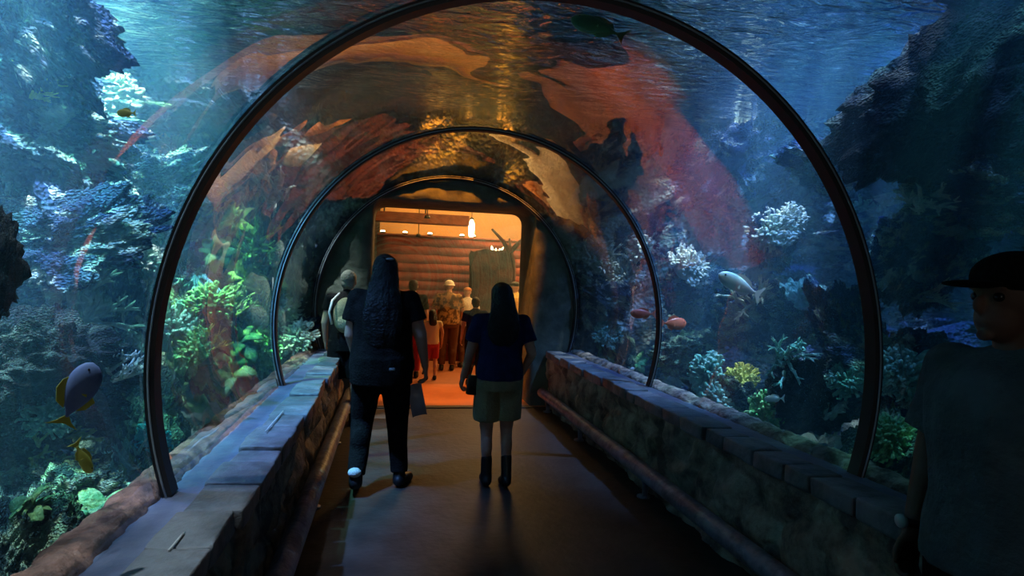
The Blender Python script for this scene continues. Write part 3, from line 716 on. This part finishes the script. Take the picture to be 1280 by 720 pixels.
#LEFT
rock(60, 170, 2.9, (.55, .9, .36), 0, 'reef', 'largest pale-crusted boulder at the upper left of the tank', (.3, .5, .4))
rock(15, 15, 2.8, (.4, .55, .22), 1, 'reef', 'pale rock under the surface in the top left corner')
rock(190, 235, 2.85, (.35, .6, .28), 2, 'reef', 'rough rock beside the large hoop, upper left')
rock(75, 300, 2.45, (.30, .5, .17), 3, 'reef', 'pale streaked rock with a dark hollow beneath it, left')
rock(125, 395, 2.5, (.34, .55, .15), 4, 'reef', 'flat pale rock shelf left of the large hoop')
rock(-32, 335, 1.95, (.08, .12, .2), 5, 'reef_dark', 'black rock pillar close by at the left edge', (0, 0, 1))
rock(215, 340, 2.7, (.25, .4, .38), 1, 'reef', 'upright rock just behind the large hoop on the left')
rock(25, 470, 2.25, (.28, .45, .18), 2, 'reef_dark', 'dark low rock below the shelf at the left edge')
rock(85, 630, 2.05, (.24, .4, .17), 0, 'reef_green', 'greenish boulder at the bottom left behind the cement bead')
rock(10, 700, 1.95, (.2, .34, .14), 3, 'reef_green', 'green rock in the bottom left corner')
rock(165, 530, 2.25, (.3, .5, .16), 5, 'reef_green', 'green rock mound left of the foot of the large hoop')
rock(255, 430, 2.3, (.28, .5, .24), 4, 'reef_green', 'green rock under the leafy corals')
rock(300, 330, 2.35, (.24, .3, .62), 2, 'reef_green', 'tall green rock column between the hoops, left', (.1, 0, 1))
rock(362, 420, 2.05, (.18, .3, .30), 3, 'reef', 'pale knobbly rock just before the end wall, left')
rock(368, 320, 2.1, (.16, .25, .4), 0, 'reef_blue', 'blue grey rock against the end wall, left')
#RIGHT
rock(925, 190, 3.4, (.55, .6, .42), 1, 'reef_blue', 'large dark blue overhang with a rounded top, right')
rock(965, 300, 3.1, (.26, .32, .13), 4, 'reef', 'pale lumpy rock ledge in the blue hollow, right')
rock(1032, 205, 3.0, (.2, .3, .38), 2, 'reef_blue', 'upright rock behind the large hoop at upper right')
rock(1150, 320, 3.2, (.4, .5, .30), 3, 'reef_blue', 'blue boulder right of the large hoop')
rock(1235, 250, 3.0, (.35, .4, .2), 0, 'reef', 'pale crusted rock above the cap of the man')
rock(1200, 120, 3.0, (.6, .8, .42), 5, 'reef_dark', 'black overhanging rock in the upper right corner')
rock(950, 400, 3.0, (.4, .5, .2), 5, 'reef_blue', 'ridged rock below the silver fish')
rock(870, 360, 2.9, (.3, .4, .2), 2, 'reef', 'crusted rock left of the silver fish')
rock(795, 300, 2.6, (.28, .3, .36), 3, 'reef', 'pale rock beside the middle hoop, right')
rock(750, 370, 2.1, (.2, .25, .4), 1, 'reef', 'rock against the end wall, right')
rock(770, 440, 2.1, (.2, .4, .2), 4, 'reef_green', 'green rock at the foot of the middle hoop, right')
rock(860, 440, 2.5, (.32, .5, .2), 0, 'reef_green', 'green rock under the red fish')
rock(905, 500, 2.3, (.28, .45, .15), 3, 'reef_green', 'green rock carrying the yellow coral')
rock(1010, 500, 2.5, (.35, .45, .18), 5, 'reef_dark', 'dark hollow rock inside the large hoop, lower right')
rock(1060, 420, 2.8, (.35, .45, .2), 1, 'reef_blue', 'blue rock shelf beside the large hoop, lower right')
rock(1125, 470, 2.6, (.3, .4, .15), 2, 'reef', 'rock shelf right of the large hoop with pale growth')
rock(1110, 590, 2.3, (.3, .42, .15), 4, 'reef_green', 'low green rock beneath the bright coral at lower right')
rock(840, 245, 2.9, (.22, .3, .4), 5, 'reef_blue', 'jagged rock column below the hovering fish, right')
# a surface to set the corals on
from mathutils.bvhtree import BVHTree
bpy.context.view_layer.update()
_V = []; _F = []
for o in C.objects:
    if o.name.startswith(('reef_rock', 'wall_reef', 'ground_')):
        k = len(_V); mw = o.matrix_world; _V += [mw @ v.co for v in o.data.vertices]; _F += [tuple(k+i for i in p.vertices) for p in o.data.polygons]
REEF = BVHTree.FromPolygons(_V, _F)
def on_reef(px, py):
    d = (f2*F + rr*(px-640) - uu*(py-360)).normalized(); h = REEF.ray_cast(EYE, d)
    return (h[0], h[1]) if h[0] else (at(px, py, 5), Vector((0, 0, 1)))

# corals
def branch_coral(seed, n=9, L=.3, rad=.018, spread=.8, depth=3):
    rnd = random.Random(seed); V = []; Fc = []
    def grow(p, d, l, r, k):
        q = p+d*l*.5+Vector((rnd.uniform(-1, 1), rnd.uniform(-1, 1), rnd.uniform(-1, 1)))*l*.06; e = p+d*l
        tube([p, q, e], [r, r*.85, r*.68 if k else r*.3], 6, V=V, Fc=Fc)
        if k:
            for _ in range(rnd.choice((2, 3))):
                nd = (d+Vector((rnd.uniform(-1, 1), rnd.uniform(-1, 1), rnd.uniform(-.2, .9)))*spread).normalized(); grow(e, nd, l*rnd.uniform(.6, .8), r*.68, k-1)
    for _ in range(n):
        a = rnd.uniform(0, 2*PI); d = Vector((math.cos(a)*spread, math.sin(a)*spread, 1)).normalized(); grow(Vector((rnd.uniform(-.05, .05), rnd.uniform(-.05, .05), 0)), d, L*.42, rad, depth-1)
    me = bpy.data.meshes.new('branching_coral'); me.from_pydata([tuple(v) for v in V], [], Fc); me.update(); return me
def bushy_coral(seed, n=170, R=.2, r0=.0125):
    """dome of short knobbly fingers"""
    rnd = random.Random(seed); V = []; Fc = []
    bm = bmesh.new()
    for k in range(n):
        z = rnd.uniform(0, 1); a = rnd.uniform(0, 2*PI); q = math.sqrt(1-z*z); d = Vector((q*math.cos(a), q*math.sin(a), z*.8)); b = d*R*.45; e = d*R*rnd.uniform(.8, 1.1)
        e2 = e+Vector((rnd.uniform(-1, 1), rnd.uniform(-1, 1), rnd.uniform(0, 1)))*R*.12
        tube([b, (b+e)/2+d.orthogonal()*R*.03, e, e2], [r0, r0*.95, r0*1.05, r0*.55], 6, V=V, Fc=Fc)
    o = len(V)
    bmesh.ops.create_icosphere(bm, subdivisions=3, radius=R*.6); bm.verts.ensure_lookup_table()
    for v in bm.verts: V.append(Vector((v.co.x, v.co.y, v.co.z*.7)))
    for f in bm.faces: Fc.append(tuple(o+v.index for v in f.verts))
    bm.free(); me = bpy.data.meshes.new('finger_coral'); me.from_pydata([tuple(v) for v in V], [], Fc); me.update(); return me
def leaf_coral(seed, n=24, R=.2):
    """whorl of broad wavy lobes"""
    rnd = random.Random(seed); V = []; Fc = []
    for k in range(n):
        a = 2*PI*k/n+rnd.uniform(-.3, .3); el = rnd.uniform(.0, 1.4); L = R*rnd.uniform(.7, 1.25); w = L*rnd.uniform(.18, .34); o = len(V); nu, nv = 9, 7
        for i in range(nu):
            t = i/(nu-1); e = el-.7*t*t; cx = math.cos(a)*L*t*math.cos(e); cy = math.sin(a)*L*t*math.cos(e); cz = L*t*math.sin(e)+.03
            hw = w*math.sin(PI*min(1, t*.86+.12))**.7
            for j in range(nv):
                s = (j/(nv-1)-.5)*2; x = cx-math.sin(a)*hw*s; y = cy+math.cos(a)*hw*s; z = cz+.10*hw*math.sin(7*t+3*s*2)-.25*hw*s*s
                V.append(Vector((x, y, z)))
        m_ = len(V)-o
        for i in range(m_): v = V[o+i]; V.append(v+Vector((0, 0, -.008)))
        for i in range(nu-1):
            for j in range(nv-1):
                q = (o+i*nv+j, o+i*nv+j+1, o+(i+1)*nv+j+1, o+(i+1)*nv+j); Fc.append(q); Fc.append(tuple(x+m_ for x in q[::-1]))
        rim = [o+j for j in range(nv)]+[o+i*nv+nv-1 for i in range(1, nu)]+[o+(nu-1)*nv+j for j in range(nv-2, -1, -1)]+[o+i*nv for i in range(nu-2, 0, -1)]
        for x, y in zip(rim, rim[1:]+rim[:1]): Fc.append((y, x, x+m_, y+m_))
    me = bpy.data.meshes.new('leafy_coral'); me.from_pydata([tuple(v) for v in V], [], Fc); me.update(); return me
def tube_sponge(seed, n=6):
    rnd = random.Random(seed); V = []; Fc = []
    for k in range(n):
        a = 2*PI*k/n; h = rnd.uniform(.14, .34); r = rnd.uniform(.03, .045); b = Vector((math.cos(a)*.04, math.sin(a)*.04, 0)); d = Vector((math.cos(a)*.3, math.sin(a)*.3, 1)).normalized()
        tube([b, b+d*h*.5, b+d*h, b+d*(h+.004), b+d*h*.8], [r*.8, r, r*1.12, r*.8, r*.6], 10, V=V, Fc=Fc)
    me = bpy.data.meshes.new('tube_sponge'); me.from_pydata([tuple(v) for v in V], [], Fc); me.update(); return me
CM = {'branch': [branch_coral(k) for k in (1, 2)], 'finger': [bushy_coral(k) for k in (3, 4)], 'leaf': [leaf_coral(k) for k in (5, 6, 7)], 'sponge': [tube_sponge(8)],
      'stag': [branch_coral(12, 6, .5, .02, .55, 3)]}
CN = {'branch': ('branching_coral', 'coral'), 'finger': ('finger_coral', 'coral'), 'leaf': ('leafy_coral', 'coral'), 'sponge': ('tube_sponge', 'sponge'), 'stag': ('staghorn_coral', 'coral')}
cnt = 0
def coral(kind, px, py, Y, sz, m, label, rot=None, group=None):
    global cnt; cnt += 1
    me = CM[kind][cnt % len(CM[kind])].copy(); me.materials.clear(); me.materials.append(MT[m]); me.polygons.foreach_set('use_smooth', [True]*len(me.polygons))
    o = bpy.data.objects.new(CN[kind][0], me); C.objects.link(o)
    h, nn = on_reef(px, py); dist = (h-EYE).length; Y0 = (at(px, py, Y)-EYE).length; sz *= dist/Y0
    if nn.dot(EYE-h) < 0: nn = -nn
    up = (nn+Vector((0, 0, .55))).normalized()
    o.location = h-nn*.03; o.scale = (sz, sz, sz); q = up.to_track_quat('Z', 'Y')
    o.rotation_euler = (q @ Euler((0, 0, random.uniform(0, 6))).to_quaternion()).to_euler()
    return tag(o, label, CN[kind][1], group or CN[kind][0].replace('_', ' ')+'s in the tank')
G = 'leaf'
coral(G, 268, 455, 4.5, 1.0, 'leaf_green', 'broad bright green leafy coral low between the hoops, left', (.5, .7, 0))
coral(G, 300, 430, 4.8, .9, 'leaf_green', 'green leafy coral above the broad one, left', (.4, .6, 1))
coral(G, 232, 490, 4.1, .9, 'leaf_green', 'flat green leafy coral nearest the large hoop, left', (.3, .5, 2))
coral(G, 318, 475, 5.0, .95, 'leaf_green', 'green leafy coral just above the cement bead, left', (.3, .7, 3))
coral(G, 305, 350, 5.6, .85, 'leaf_yellow', 'yellow-green leafy coral high on the green column', (.5, 1.0, 4))
coral(G, 298, 280, 5.8, .9, 'leaf_yellow', 'yellow-green leafy coral at the top of the green column', (.4, 1.1, 5))
coral(G, 325, 400, 5.7, 1.0, 'leaf_yellow', 'yellow-green leafy coral halfway up the column', (.5, .9, 1.5))
coral(G, 270, 320, 5.4, .8, 'leaf_green', 'small green leafy coral left of the column', (.5, 1.0, 2.5))
coral('stag', 258, 436, 4.4, .45, 'coral_yellow', 'forked yellow-green coral above the leafy corals, left', (.2, -.9, 0))
coral('finger', 352, 385, 6.0, 1.0, 'coral_pale', 'pale knobbly coral behind the middle hoop, left', (.5, .8, 0))
coral('finger', 372, 425, 6.2, 1.0, 'coral_pale', 'pale knobbly coral near the bead behind the middle hoop, left', (.5, .8, 0))
coral('finger', 345, 450, 5.8, .9, 'coral_teal', 'teal knobbly coral at the foot of the middle hoop, left', (.5, .8, 0))
coral('branch', 350, 250, 6.0, 1.3, 'coral_pale', 'pale branching coral under the middle hoop, upper left', (.3, 1.0, 0))
coral('finger', 192, 555, 3.1, .5, 'coral_cyan', 'small turquoise coral beside the large hoop, lower left', (.2, .5, 0))
coral('leaf', 120, 650, 2.5, .75, 'coral_green', 'bright green leafy coral behind the cement bead, lower left', (.2, .4, 0))
coral('branch', 60, 570, 2.7, .7, 'leaf_yellow', 'yellow-green branching coral at the lower left', (.2, .4, 0))
coral('finger', 215, 410, 4.2, 1.0, 'coral_teal', 'teal knobbly coral right behind the large hoop, left', (.3, .8, 0))
coral('finger', 180, 330, 3.9, .8, 'coral_pale', 'pale knobbly coral left of the large hoop at mid height', (.3, .8, 0))
coral('branch', 110, 395, 3.0, .9, 'coral_pale', 'pale branching coral on the flat shelf, left', (.2, .6, 0))
coral('stag', 40, 120, 3.0, .5, 'coral_yellow', 'small yellow-grey coral on the boulder, upper left', (.2, .9, 0))
coral('finger', 130, 120, 3.2, .8, 'coral_pale', 'pale coral crust on top of the largest boulder', (.2, .9, 0))
coral('finger', 215, 190, 3.9, .6, 'coral_brown', 'brownish coral at the shoulder of the upper left rock', (.2, .9, 0))
for i, (px, py, k, m, l) in enumerate(((240, 440, 'finger', 'coral_green', 'green finger coral left of the broad leafy coral'), (285, 395, 'branch', 'leaf_yellow', 'yellow-green branching coral on the column foot'),
        (260, 385, 'finger', 'leaf_green', 'dull green finger coral left of the column'), (330, 440, 'finger', 'coral_green', 'green finger coral right of the broad leafy coral'),
        (285, 250, 'branch', 'leaf_yellow', 'yellow-green branching coral on the column top'), (320, 310, 'branch', 'leaf_green', 'green branching coral on the right flank of the column'),
        (245, 350, 'branch', 'coral_teal', 'teal branching coral on the left flank of the column'), (290, 470, 'leaf', 'leaf_yellow', 'yellowish leafy coral low between the hoops'),
        (210, 455, 'leaf', 'leaf_green', 'green leafy coral just inside the large hoop'), (340, 350, 'leaf', 'leaf_yellow', 'yellowish leafy coral beside the middle hoop, left'),
        (160, 590, 'branch', 'coral_teal', 'teal branching coral left of the large hoop foot'), (60, 520, 'finger', 'coral_teal', 'teal coral crust below the pale blue fish'),
        (140, 470, 'branch', 'coral_pale', 'pale branching coral right of the pale blue fish'), (30, 640, 'leaf', 'leaf_green', 'green leafy coral in the bottom left corner'))):
    coral(k, px, py, 4.2, .8, m, l)
# right
coral('finger', 925, 478, 4.35, .75, 'coral_yellow', 'bright yellow-green coral on the sea bed, right', (.1, -.4, 0))
coral('finger', 885, 470, 4.6, .95, 'coral_teal', 'teal coral left of the yellow one', (.1, -.4, 0))
coral('finger', 905, 500, 4.3, .9, 'coral_teal', 'teal coral in front of the yellow one', (.1, -.4, 0))
coral('finger', 955, 515, 4.0, .85, 'coral_green', 'green coral right of the yellow one, by the bead', (.1, -.4, 0))
coral('branch', 985, 455, 4.2, 1.0, 'coral_teal', 'teal branching coral inside the large hoop, right', (.1, -.3, 0))
coral('stag', 1035, 520, 3.6, .7, 'coral_pale', 'pale staghorn coral left of the large hoop foot, right', (.1, -.3, 0))
coral('stag', 1040, 545, 3.4, .55, 'coral_teal', 'teal staghorn coral at the bead, right', (.1, -.3, 0))
coral('finger', 1060, 475, 3.7, .8, 'coral_teal', 'teal coral touching the large hoop, lower right', (.1, -.4, 0))
coral('finger', 1110, 550, 2.9, .72, 'coral_green', 'vivid green coral right of the large hoop', (.1, -.4, 0))
coral('finger', 1130, 470, 3.0, .8, 'coral_teal', 'pale teal coral above the vivid green one', (.1, -.4, 0))
coral('finger', 965, 290, 4.7, 1.0, 'coral_pale', 'pale coral slope in the deep blue hollow', (.1, -.9, 0))
coral('finger', 990, 275, 4.7, .7, 'coral_pale', 'pale coral tip of the slope in the blue hollow', (.1, -.9, 0))
coral('stag', 940, 380, 4.6, .9, 'coral_pale', 'pale ridged coral fan under the silver fish', (.1, -.7, 0))
coral('finger', 1000, 375, 4.4, 1.1, 'coral_teal', 'broad teal coral right of the silver fish', (.1, -.8, 0))
coral('branch', 1150, 250, 2.9, .8, 'coral_pale', 'pale branching coral on the boulder at far right', (.1, -.8, 0))
coral('stag', 1150, 375, 2.9, .45, 'coral_pale', 'thin pale staghorn coral beside the cap brim', (.1, -.8, 0))
coral('finger', 800, 310, 6.2, 1.1, 'coral_pale', 'pale coral behind the middle hoop, right', (.1, -.9, 0))
coral('finger', 780, 345, 6.4, 1.1, 'coral_pale', 'pale coral left of the middle hoop at mid height, right', (.1, -.9, 0))
coral('branch', 745, 330, 6.8, 1.2, 'coral_pale', 'pale branching coral beside the end wall, right', (.1, -.8, 0))
coral('finger', 760, 420, 6.3, .9, 'coral_teal', 'teal coral low beside the end wall, right', (.1, -.6, 0))
coral('leaf', 795, 455, 5.8, .6, 'coral_green', 'small green leafy coral at the foot of the middle hoop, right', (.1, -.4, 0))
coral('finger', 860, 335, 5.9, 1.2, 'coral_pale', 'pale coral crest left of the silver fish', (.1, -.9, 0))
coral('finger', 1075, 265, 3.9, .7, 'coral_teal', 'teal coral crossing behind the large hoop, upper right', (.1, -.9, 0))

# fish
def fish(name, label, px, py, Y, L, deep, m, mt, heading, mfin=None, pitch=0, roll=0, group='fish in the tank', p=None):
    """body along local +X (nose at +X)"""
    t = thing(name, label, 'fish', at(px, py, Y) if p is None else p, group=group)
    t.rotation_euler = Euler((roll, -pitch, heading), 'XYZ')
    V = []; Fc = []; n = 22; ns = 16
    for i in range(n+1):
        u = i/n; x = (.5-u)*L*.86+.07*L
        h = deep*L*.5*(math.sin(PI*min(1, u**.72*1.02))**.8 if 0 < u < 1 else 0)
        h = max(h, .032*L if u > .5 else .004*L); w = h*.36 if u < .8 else h*.3
        for k in range(ns): a = 2*PI*k/ns; V.append((x, math.cos(a)*w, math.sin(a)*h*(1-.08*math.sin(a))))
    for i in range(n):
        for k in range(ns): a = i*ns+k; b = i*ns+(k+1) % ns; Fc.append((a, b, b+ns, a+ns))
    Fc.append(tuple(range(ns))[::-1]); Fc.append(tuple(n*ns+k for k in range(ns)))
    from_py('body', V, Fc, m, t)
    def fin(nm, P, mm, th=.006*1.0):
        V = [(x, -th*L/.5*.5, z) for x, z in P]+[(x, th*L/.5*.5, z) for x, z in P]; k = len(P)
        return from_py(nm, V, [tuple(range(k)), tuple(range(2*k-1, k-1, -1))]+[(i, i+k, (i+1) % k+k, (i+1) % k) for i in range(k)], mm, t, smooth=False)
    mf = mfin or m; xe = -.34*L
    fin('tail_fin', [(xe, .028*L), (xe-.09*L, .11*L), (xe-.17*L, .2*L*(.7+deep)), (xe-.12*L, .02*L), (xe-.12*L, -.02*L), (xe-.17*L, -.2*L*(.7+deep)), (xe-.09*L, -.11*L), (xe, -.028*L)], mt)
    d = deep*L*.5
    fin('dorsal_fin', [(.24*L, d*.72), (.14*L, d*1.15), (.0, d*1.28), (-.18*L, d*.95), (-.25*L, d*.4), (-.1*L, d*.55), (.1*L, d*.8)], mf)
    fin('anal_fin', [(.02*L, -d*.85), (-.06*L, -d*1.2), (-.2*L, -d*.85), (-.25*L, -d*.35), (-.1*L, -d*.6)], mf)
    for s in (-1, 1):
        q = fin('pectoral_fin', [(.16*L, -.02*L), (.10*L, .02*L), (.0, -.02*L), (-.02*L, -.1*L), (.08*L, -.08*L)], mf); q.location = (0, s*d*.30, 0); q.rotation_euler = (0, 0, -s*.35)
        bm = bmesh.new(); bmesh.ops.create_uvsphere(bm, u_segments=10, v_segments=8, radius=.016*L*(1+deep)); bmesh.ops.translate(bm, verts=bm.verts[:], vec=(.37*L, s*.26*d*.8, .04*L)); from_bm('eye', bm, 'eye_black', t)
    return t
fish('surgeonfish', 'pale blue oval fish with yellow tail and head, close by at lower left', 97, 492, 1.75, .17, .5, 'fish_blue', 'fish_yellow', .9, 'fish_yellow', pitch=1.15)
fish('small_fish', 'tiny yellow fish over the boulder at the upper left', 158, 141, 2.5, .075, .4, 'fish_yellow', 'fish_yellow', 2.9)
fish('silver_fish', 'long silver fish swimming left above the ridged rock, right', 925, 356, 4.5, .39, .34, 'fish_silver', 'fish_silver', 2.9, pitch=.45)
fish('black_white_fish', 'small dark and white fish hovering near the surface, right', 826, 188, 4.4, .14, .6, 'fish_dark', 'fish_dark', 1.0)
fish('green_fish', 'dark green fish seen from below near the top of the tunnel', 748, 34, 3.3, .34, .42, 'fish_green', 'fish_green', 2.7, pitch=.4, roll=.6)
fish('red_fish', 'red fish just left of the middle hoop, right side', 804, 392, 5.2, .24, .36, 'fish_red', 'fish_red', 3.0)
fish('red_fish', 'red fish just right of the middle hoop, right side', 842, 404, 5.0, .26, .42, 'fish_red', 'fish_red', .1)
fish('yellow_fish', 'slim yellow-green fish at the lower left of the tank', 104, 572, 2.0, .12, .28, 'fish_yellow', 'fish_yellow', 1.0, pitch=-1.1)
fish('silver_fish', 'small pale fish low inside the large hoop, right', 968, 498, 3.9, .16, .3, 'fish_silver', 'fish_silver', 3.1)
fish('small_fish', 'tiny white fish beside the bead at the middle hoop, right', 790, 461, 5.0, .07, .4, 'fish_silver', 'fish_silver', .5)

# ------------------------------------------------------------------ water
ZS = 3.55
me = bpy.data.meshes.new('water_surface'); me.from_pydata([(-6.5, -3.5, ZS), (6.5, -3.5, ZS), (6.5, 7.7, ZS), (-6.5, 7.7, ZS)], [], [(0, 1, 2, 3)]); me.update()
struct(link('water_surface', me, 'water', smooth=False), 'rippled water surface seen from below')
def water_body():
    m = bpy.data.materials.new('sea_water'); m.use_nodes = True; nt = m.node_tree
    for n in list(nt.nodes): nt.nodes.remove(n)
    o = nt.nodes.new('ShaderNodeOutputMaterial'); sc = nt.nodes.new('ShaderNodeVolumeScatter'); ab = nt.nodes.new('ShaderNodeVolumeAbsorption'); ad = nt.nodes.new('ShaderNodeAddShader')
    sc.inputs['Color'].default_value = (.35, .75, 1, 1); sc.inputs['Density'].default_value = .07; sc.inputs['Anisotropy'].default_value = .3
    ab.inputs['Color'].default_value = (.5, .82, .95, 1); ab.inputs['Density'].default_value = .10
    nt.links.new(sc.outputs[0], ad.inputs[0]); nt.links.new(ab.outputs[0], ad.inputs[1]); nt.links.new(ad.outputs[0], o.inputs['Volume'])
    P = [(6.3, -.35), (6.3, ZS-.01), (-6.3, ZS-.01), (-6.3, -.35), (-XF-.02, -.35), (-XF-.02, LEDGE)] + arc(TR+.012, 40)[::-1] + [(XF+.02, LEDGE), (XF+.02, -.35)]
    y0, y1 = -3.2, 7.5; k = len(P); V = [(x, y0, z) for x, z in P]+[(x, y1, z) for x, z in P]
    bm = bmesh.new(); vs = [bm.verts.new(v) for v in V]
    bm.faces.new(vs[:k][::-1]); bm.faces.new(vs[k:])
    for i in range(k): j = (i+1) % k; bm.faces.new((vs[i], vs[j], vs[j+k], vs[i+k]))
    bmesh.ops.triangulate(bm, faces=[f for f in bm.faces if len(f.verts) > 4]); bmesh.ops.recalc_face_normals(bm, faces=bm.faces[:])
    return struct(from_bm('water', bm, m, smooth=False), 'blue-green water of the aquarium')
water_body()

# ------------------------------------------------------------------ light
def spot(loc, tgt, col, W_, size=1.0, blend=.6, rad=.05, caustic=0.0):
    l = bpy.data.lights.new('tank_lamp', 'SPOT'); l.energy = W_; l.color = col; l.spot_size = size; l.spot_blend = blend; l.shadow_soft_size = rad
    o = bpy.data.objects.new('tank_lamp', l); C.objects.link(o); o.location = loc; d = Vector(tgt)-Vector(loc); o.rotation_euler = d.to_track_quat('-Z', 'Y').to_euler()
    if caustic:
        l.use_nodes = True; nt = l.node_tree; e = nt.nodes['Emission']; tc = nt.nodes.new('ShaderNodeTexCoord'); v = nt.nodes.new('ShaderNodeTexNoise'); v.inputs['Scale'].default_value = caustic
        v.inputs['Detail'].default_value = 2; v.inputs['Distortion'].default_value = 1.2
        r = nt.nodes.new('ShaderNodeMapRange'); r.inputs['From Min'].default_value = .47; r.inputs['From Max'].default_value = .60; r.inputs['To Min'].default_value = .05; r.inputs['To Max'].default_value = 3.0
        nt.links.new(tc.outputs['Normal'], v.inputs['Vector']); nt.links.new(v.outputs['Fac'], r.inputs['Value']); nt.links.new(r.outputs['Result'], e.inputs['Strength'])
    return o
def area(loc, tgt, col, W_, sx, sy, name='room_lamp'):
    l = bpy.data.lights.new(name, 'AREA'); l.shape = 'RECTANGLE'; l.size = sx; l.size_y = sy; l.energy = W_; l.color = col
    o = bpy.data.objects.new(name, l); C.objects.link(o); o.location = loc; d = Vector(tgt)-Vector(loc); o.rotation_euler = d.to_track_quat('-Z', 'Y').to_euler(); return o
PALE = (.74, .9, 1); BLUE = (.15, .36, 1); TEAL = (.2, .8, .75); GREEN = (.35, 1, .45)
K = 1.0
# lamps hung over the open water on both sides of the tunnel, aimed down and outwards
K = 2.0
spot((-2.15, 1.3, 5.3), (-1.9, 1.75, 0), (.7, .85, 1), 380*K, .5)  # added spot, brightens the pale blue fish
spot((-2.9, 4.0, 5.5), (-3.0, 5.0, 1), TEAL, 1000*K, 1.0)
for y in (1.4, 3.0, 4.6): spot((-2.7, y, 5.4), (-3.6, y+.8, .8), PALE, 800*K, .95, caustic=11)
spot((-2.9, 4.8, 5.4), (-2.6, 6.3, 1.0), GREEN, 1500*K, .55, caustic=9)
spot((-2.4, 6.4, 5.4), (-2.4, 7.0, .6), PALE, 400*K, .8, caustic=9)
spot((-2.8, 2.4, 5.4), (-3.0, 3.2, 0), (.25, .95, .7), 900*K, .7, caustic=9)
spot((-3.2, 3.0, 5.6), (-3.4, 4.4, .8), BLUE, 1900*K, 1.2)
spot((-2.3, 2.2, 5.4), (-1.75, 3.0, .7), (.72, .78, 1), 300, .42)  # added spot that lightens the left ledge caps
# added amber spot, makes the orange glow on the rocks above the doorway
spot((.25, 5.9, 5.1), (.2, 7.3, 3.05), (1, .27, .02), 2000, .62, .25)
K = .68
spot((2.45, 3.6, 5.3), (2.2, 4.5, 1.4), PALE, 420*K, .42)  # added spot to pick out the silver fish
spot((2.9, 4.2, 5.6), (3.3, 5.6, .8), BLUE, 2600*K, 1.15)
spot((2.7, 2.6, 5.4), (3.4, 3.8, .2), BLUE, 420*K, .8)
spot((2.9, 3.9, 5.4), (3.0, 4.7, .2), PALE, 560*K, .72, caustic=11)
spot((2.9, 5.6, 5.4), (2.9, 6.6, .8), PALE, 900*K, .8, caustic=11)
spot((2.9, 2.4, 5.3), (2.9, 3.0, 0), TEAL, 460*K, .65, caustic=9)
spot((2.9, 4.2, 5.3), (2.9, 4.6, 0), TEAL, 560*K, .7, caustic=9)
# room
area((1.9, 10.9, 3.3), (1.5, 10.4, 0), (1, .58, .2), 250, 3.0, 1.0)
area((1.2, 12.6, 2.6), (1.2, 12.9, 3.4), (1, .55, .16), 85, 5, .3)
area((1.0, 9.0, 2.85), (1.0, 12.0, 3.3), (1, .55, .15), 38, 3, .4)
# added unseen fill light behind the camera, lifts the walkway and people
area((-.4, -6.5, 2.3), (0, 4, 1.0), (1, .93, .86), 17, 1.2, .6, 'lobby_lamp')

wd = bpy.data.worlds.new('world'); S.world = wd; wd.use_nodes = True
wd.node_tree.nodes['Background'].inputs[0].default_value = (.10, .35, .5, 1); wd.node_tree.nodes['Background'].inputs[1].default_value = .02

S.view_settings.view_transform = 'Standard'; S.view_settings.look = 'None'; S.view_settings.gamma = 1; S.view_settings.exposure = 0; S.view_settings.use_curve_mapping = False
cy = S.cycles
cy.use_denoising = True; cy.max_bounces = 8; cy.transparent_max_bounces = 16; cy.volume_bounces = 1; cy.glossy_bounces = 4; cy.diffuse_bounces = 3
cy.sample_clamp_indirect = 4; cy.caustics_reflective = False; cy.caustics_refractive = False
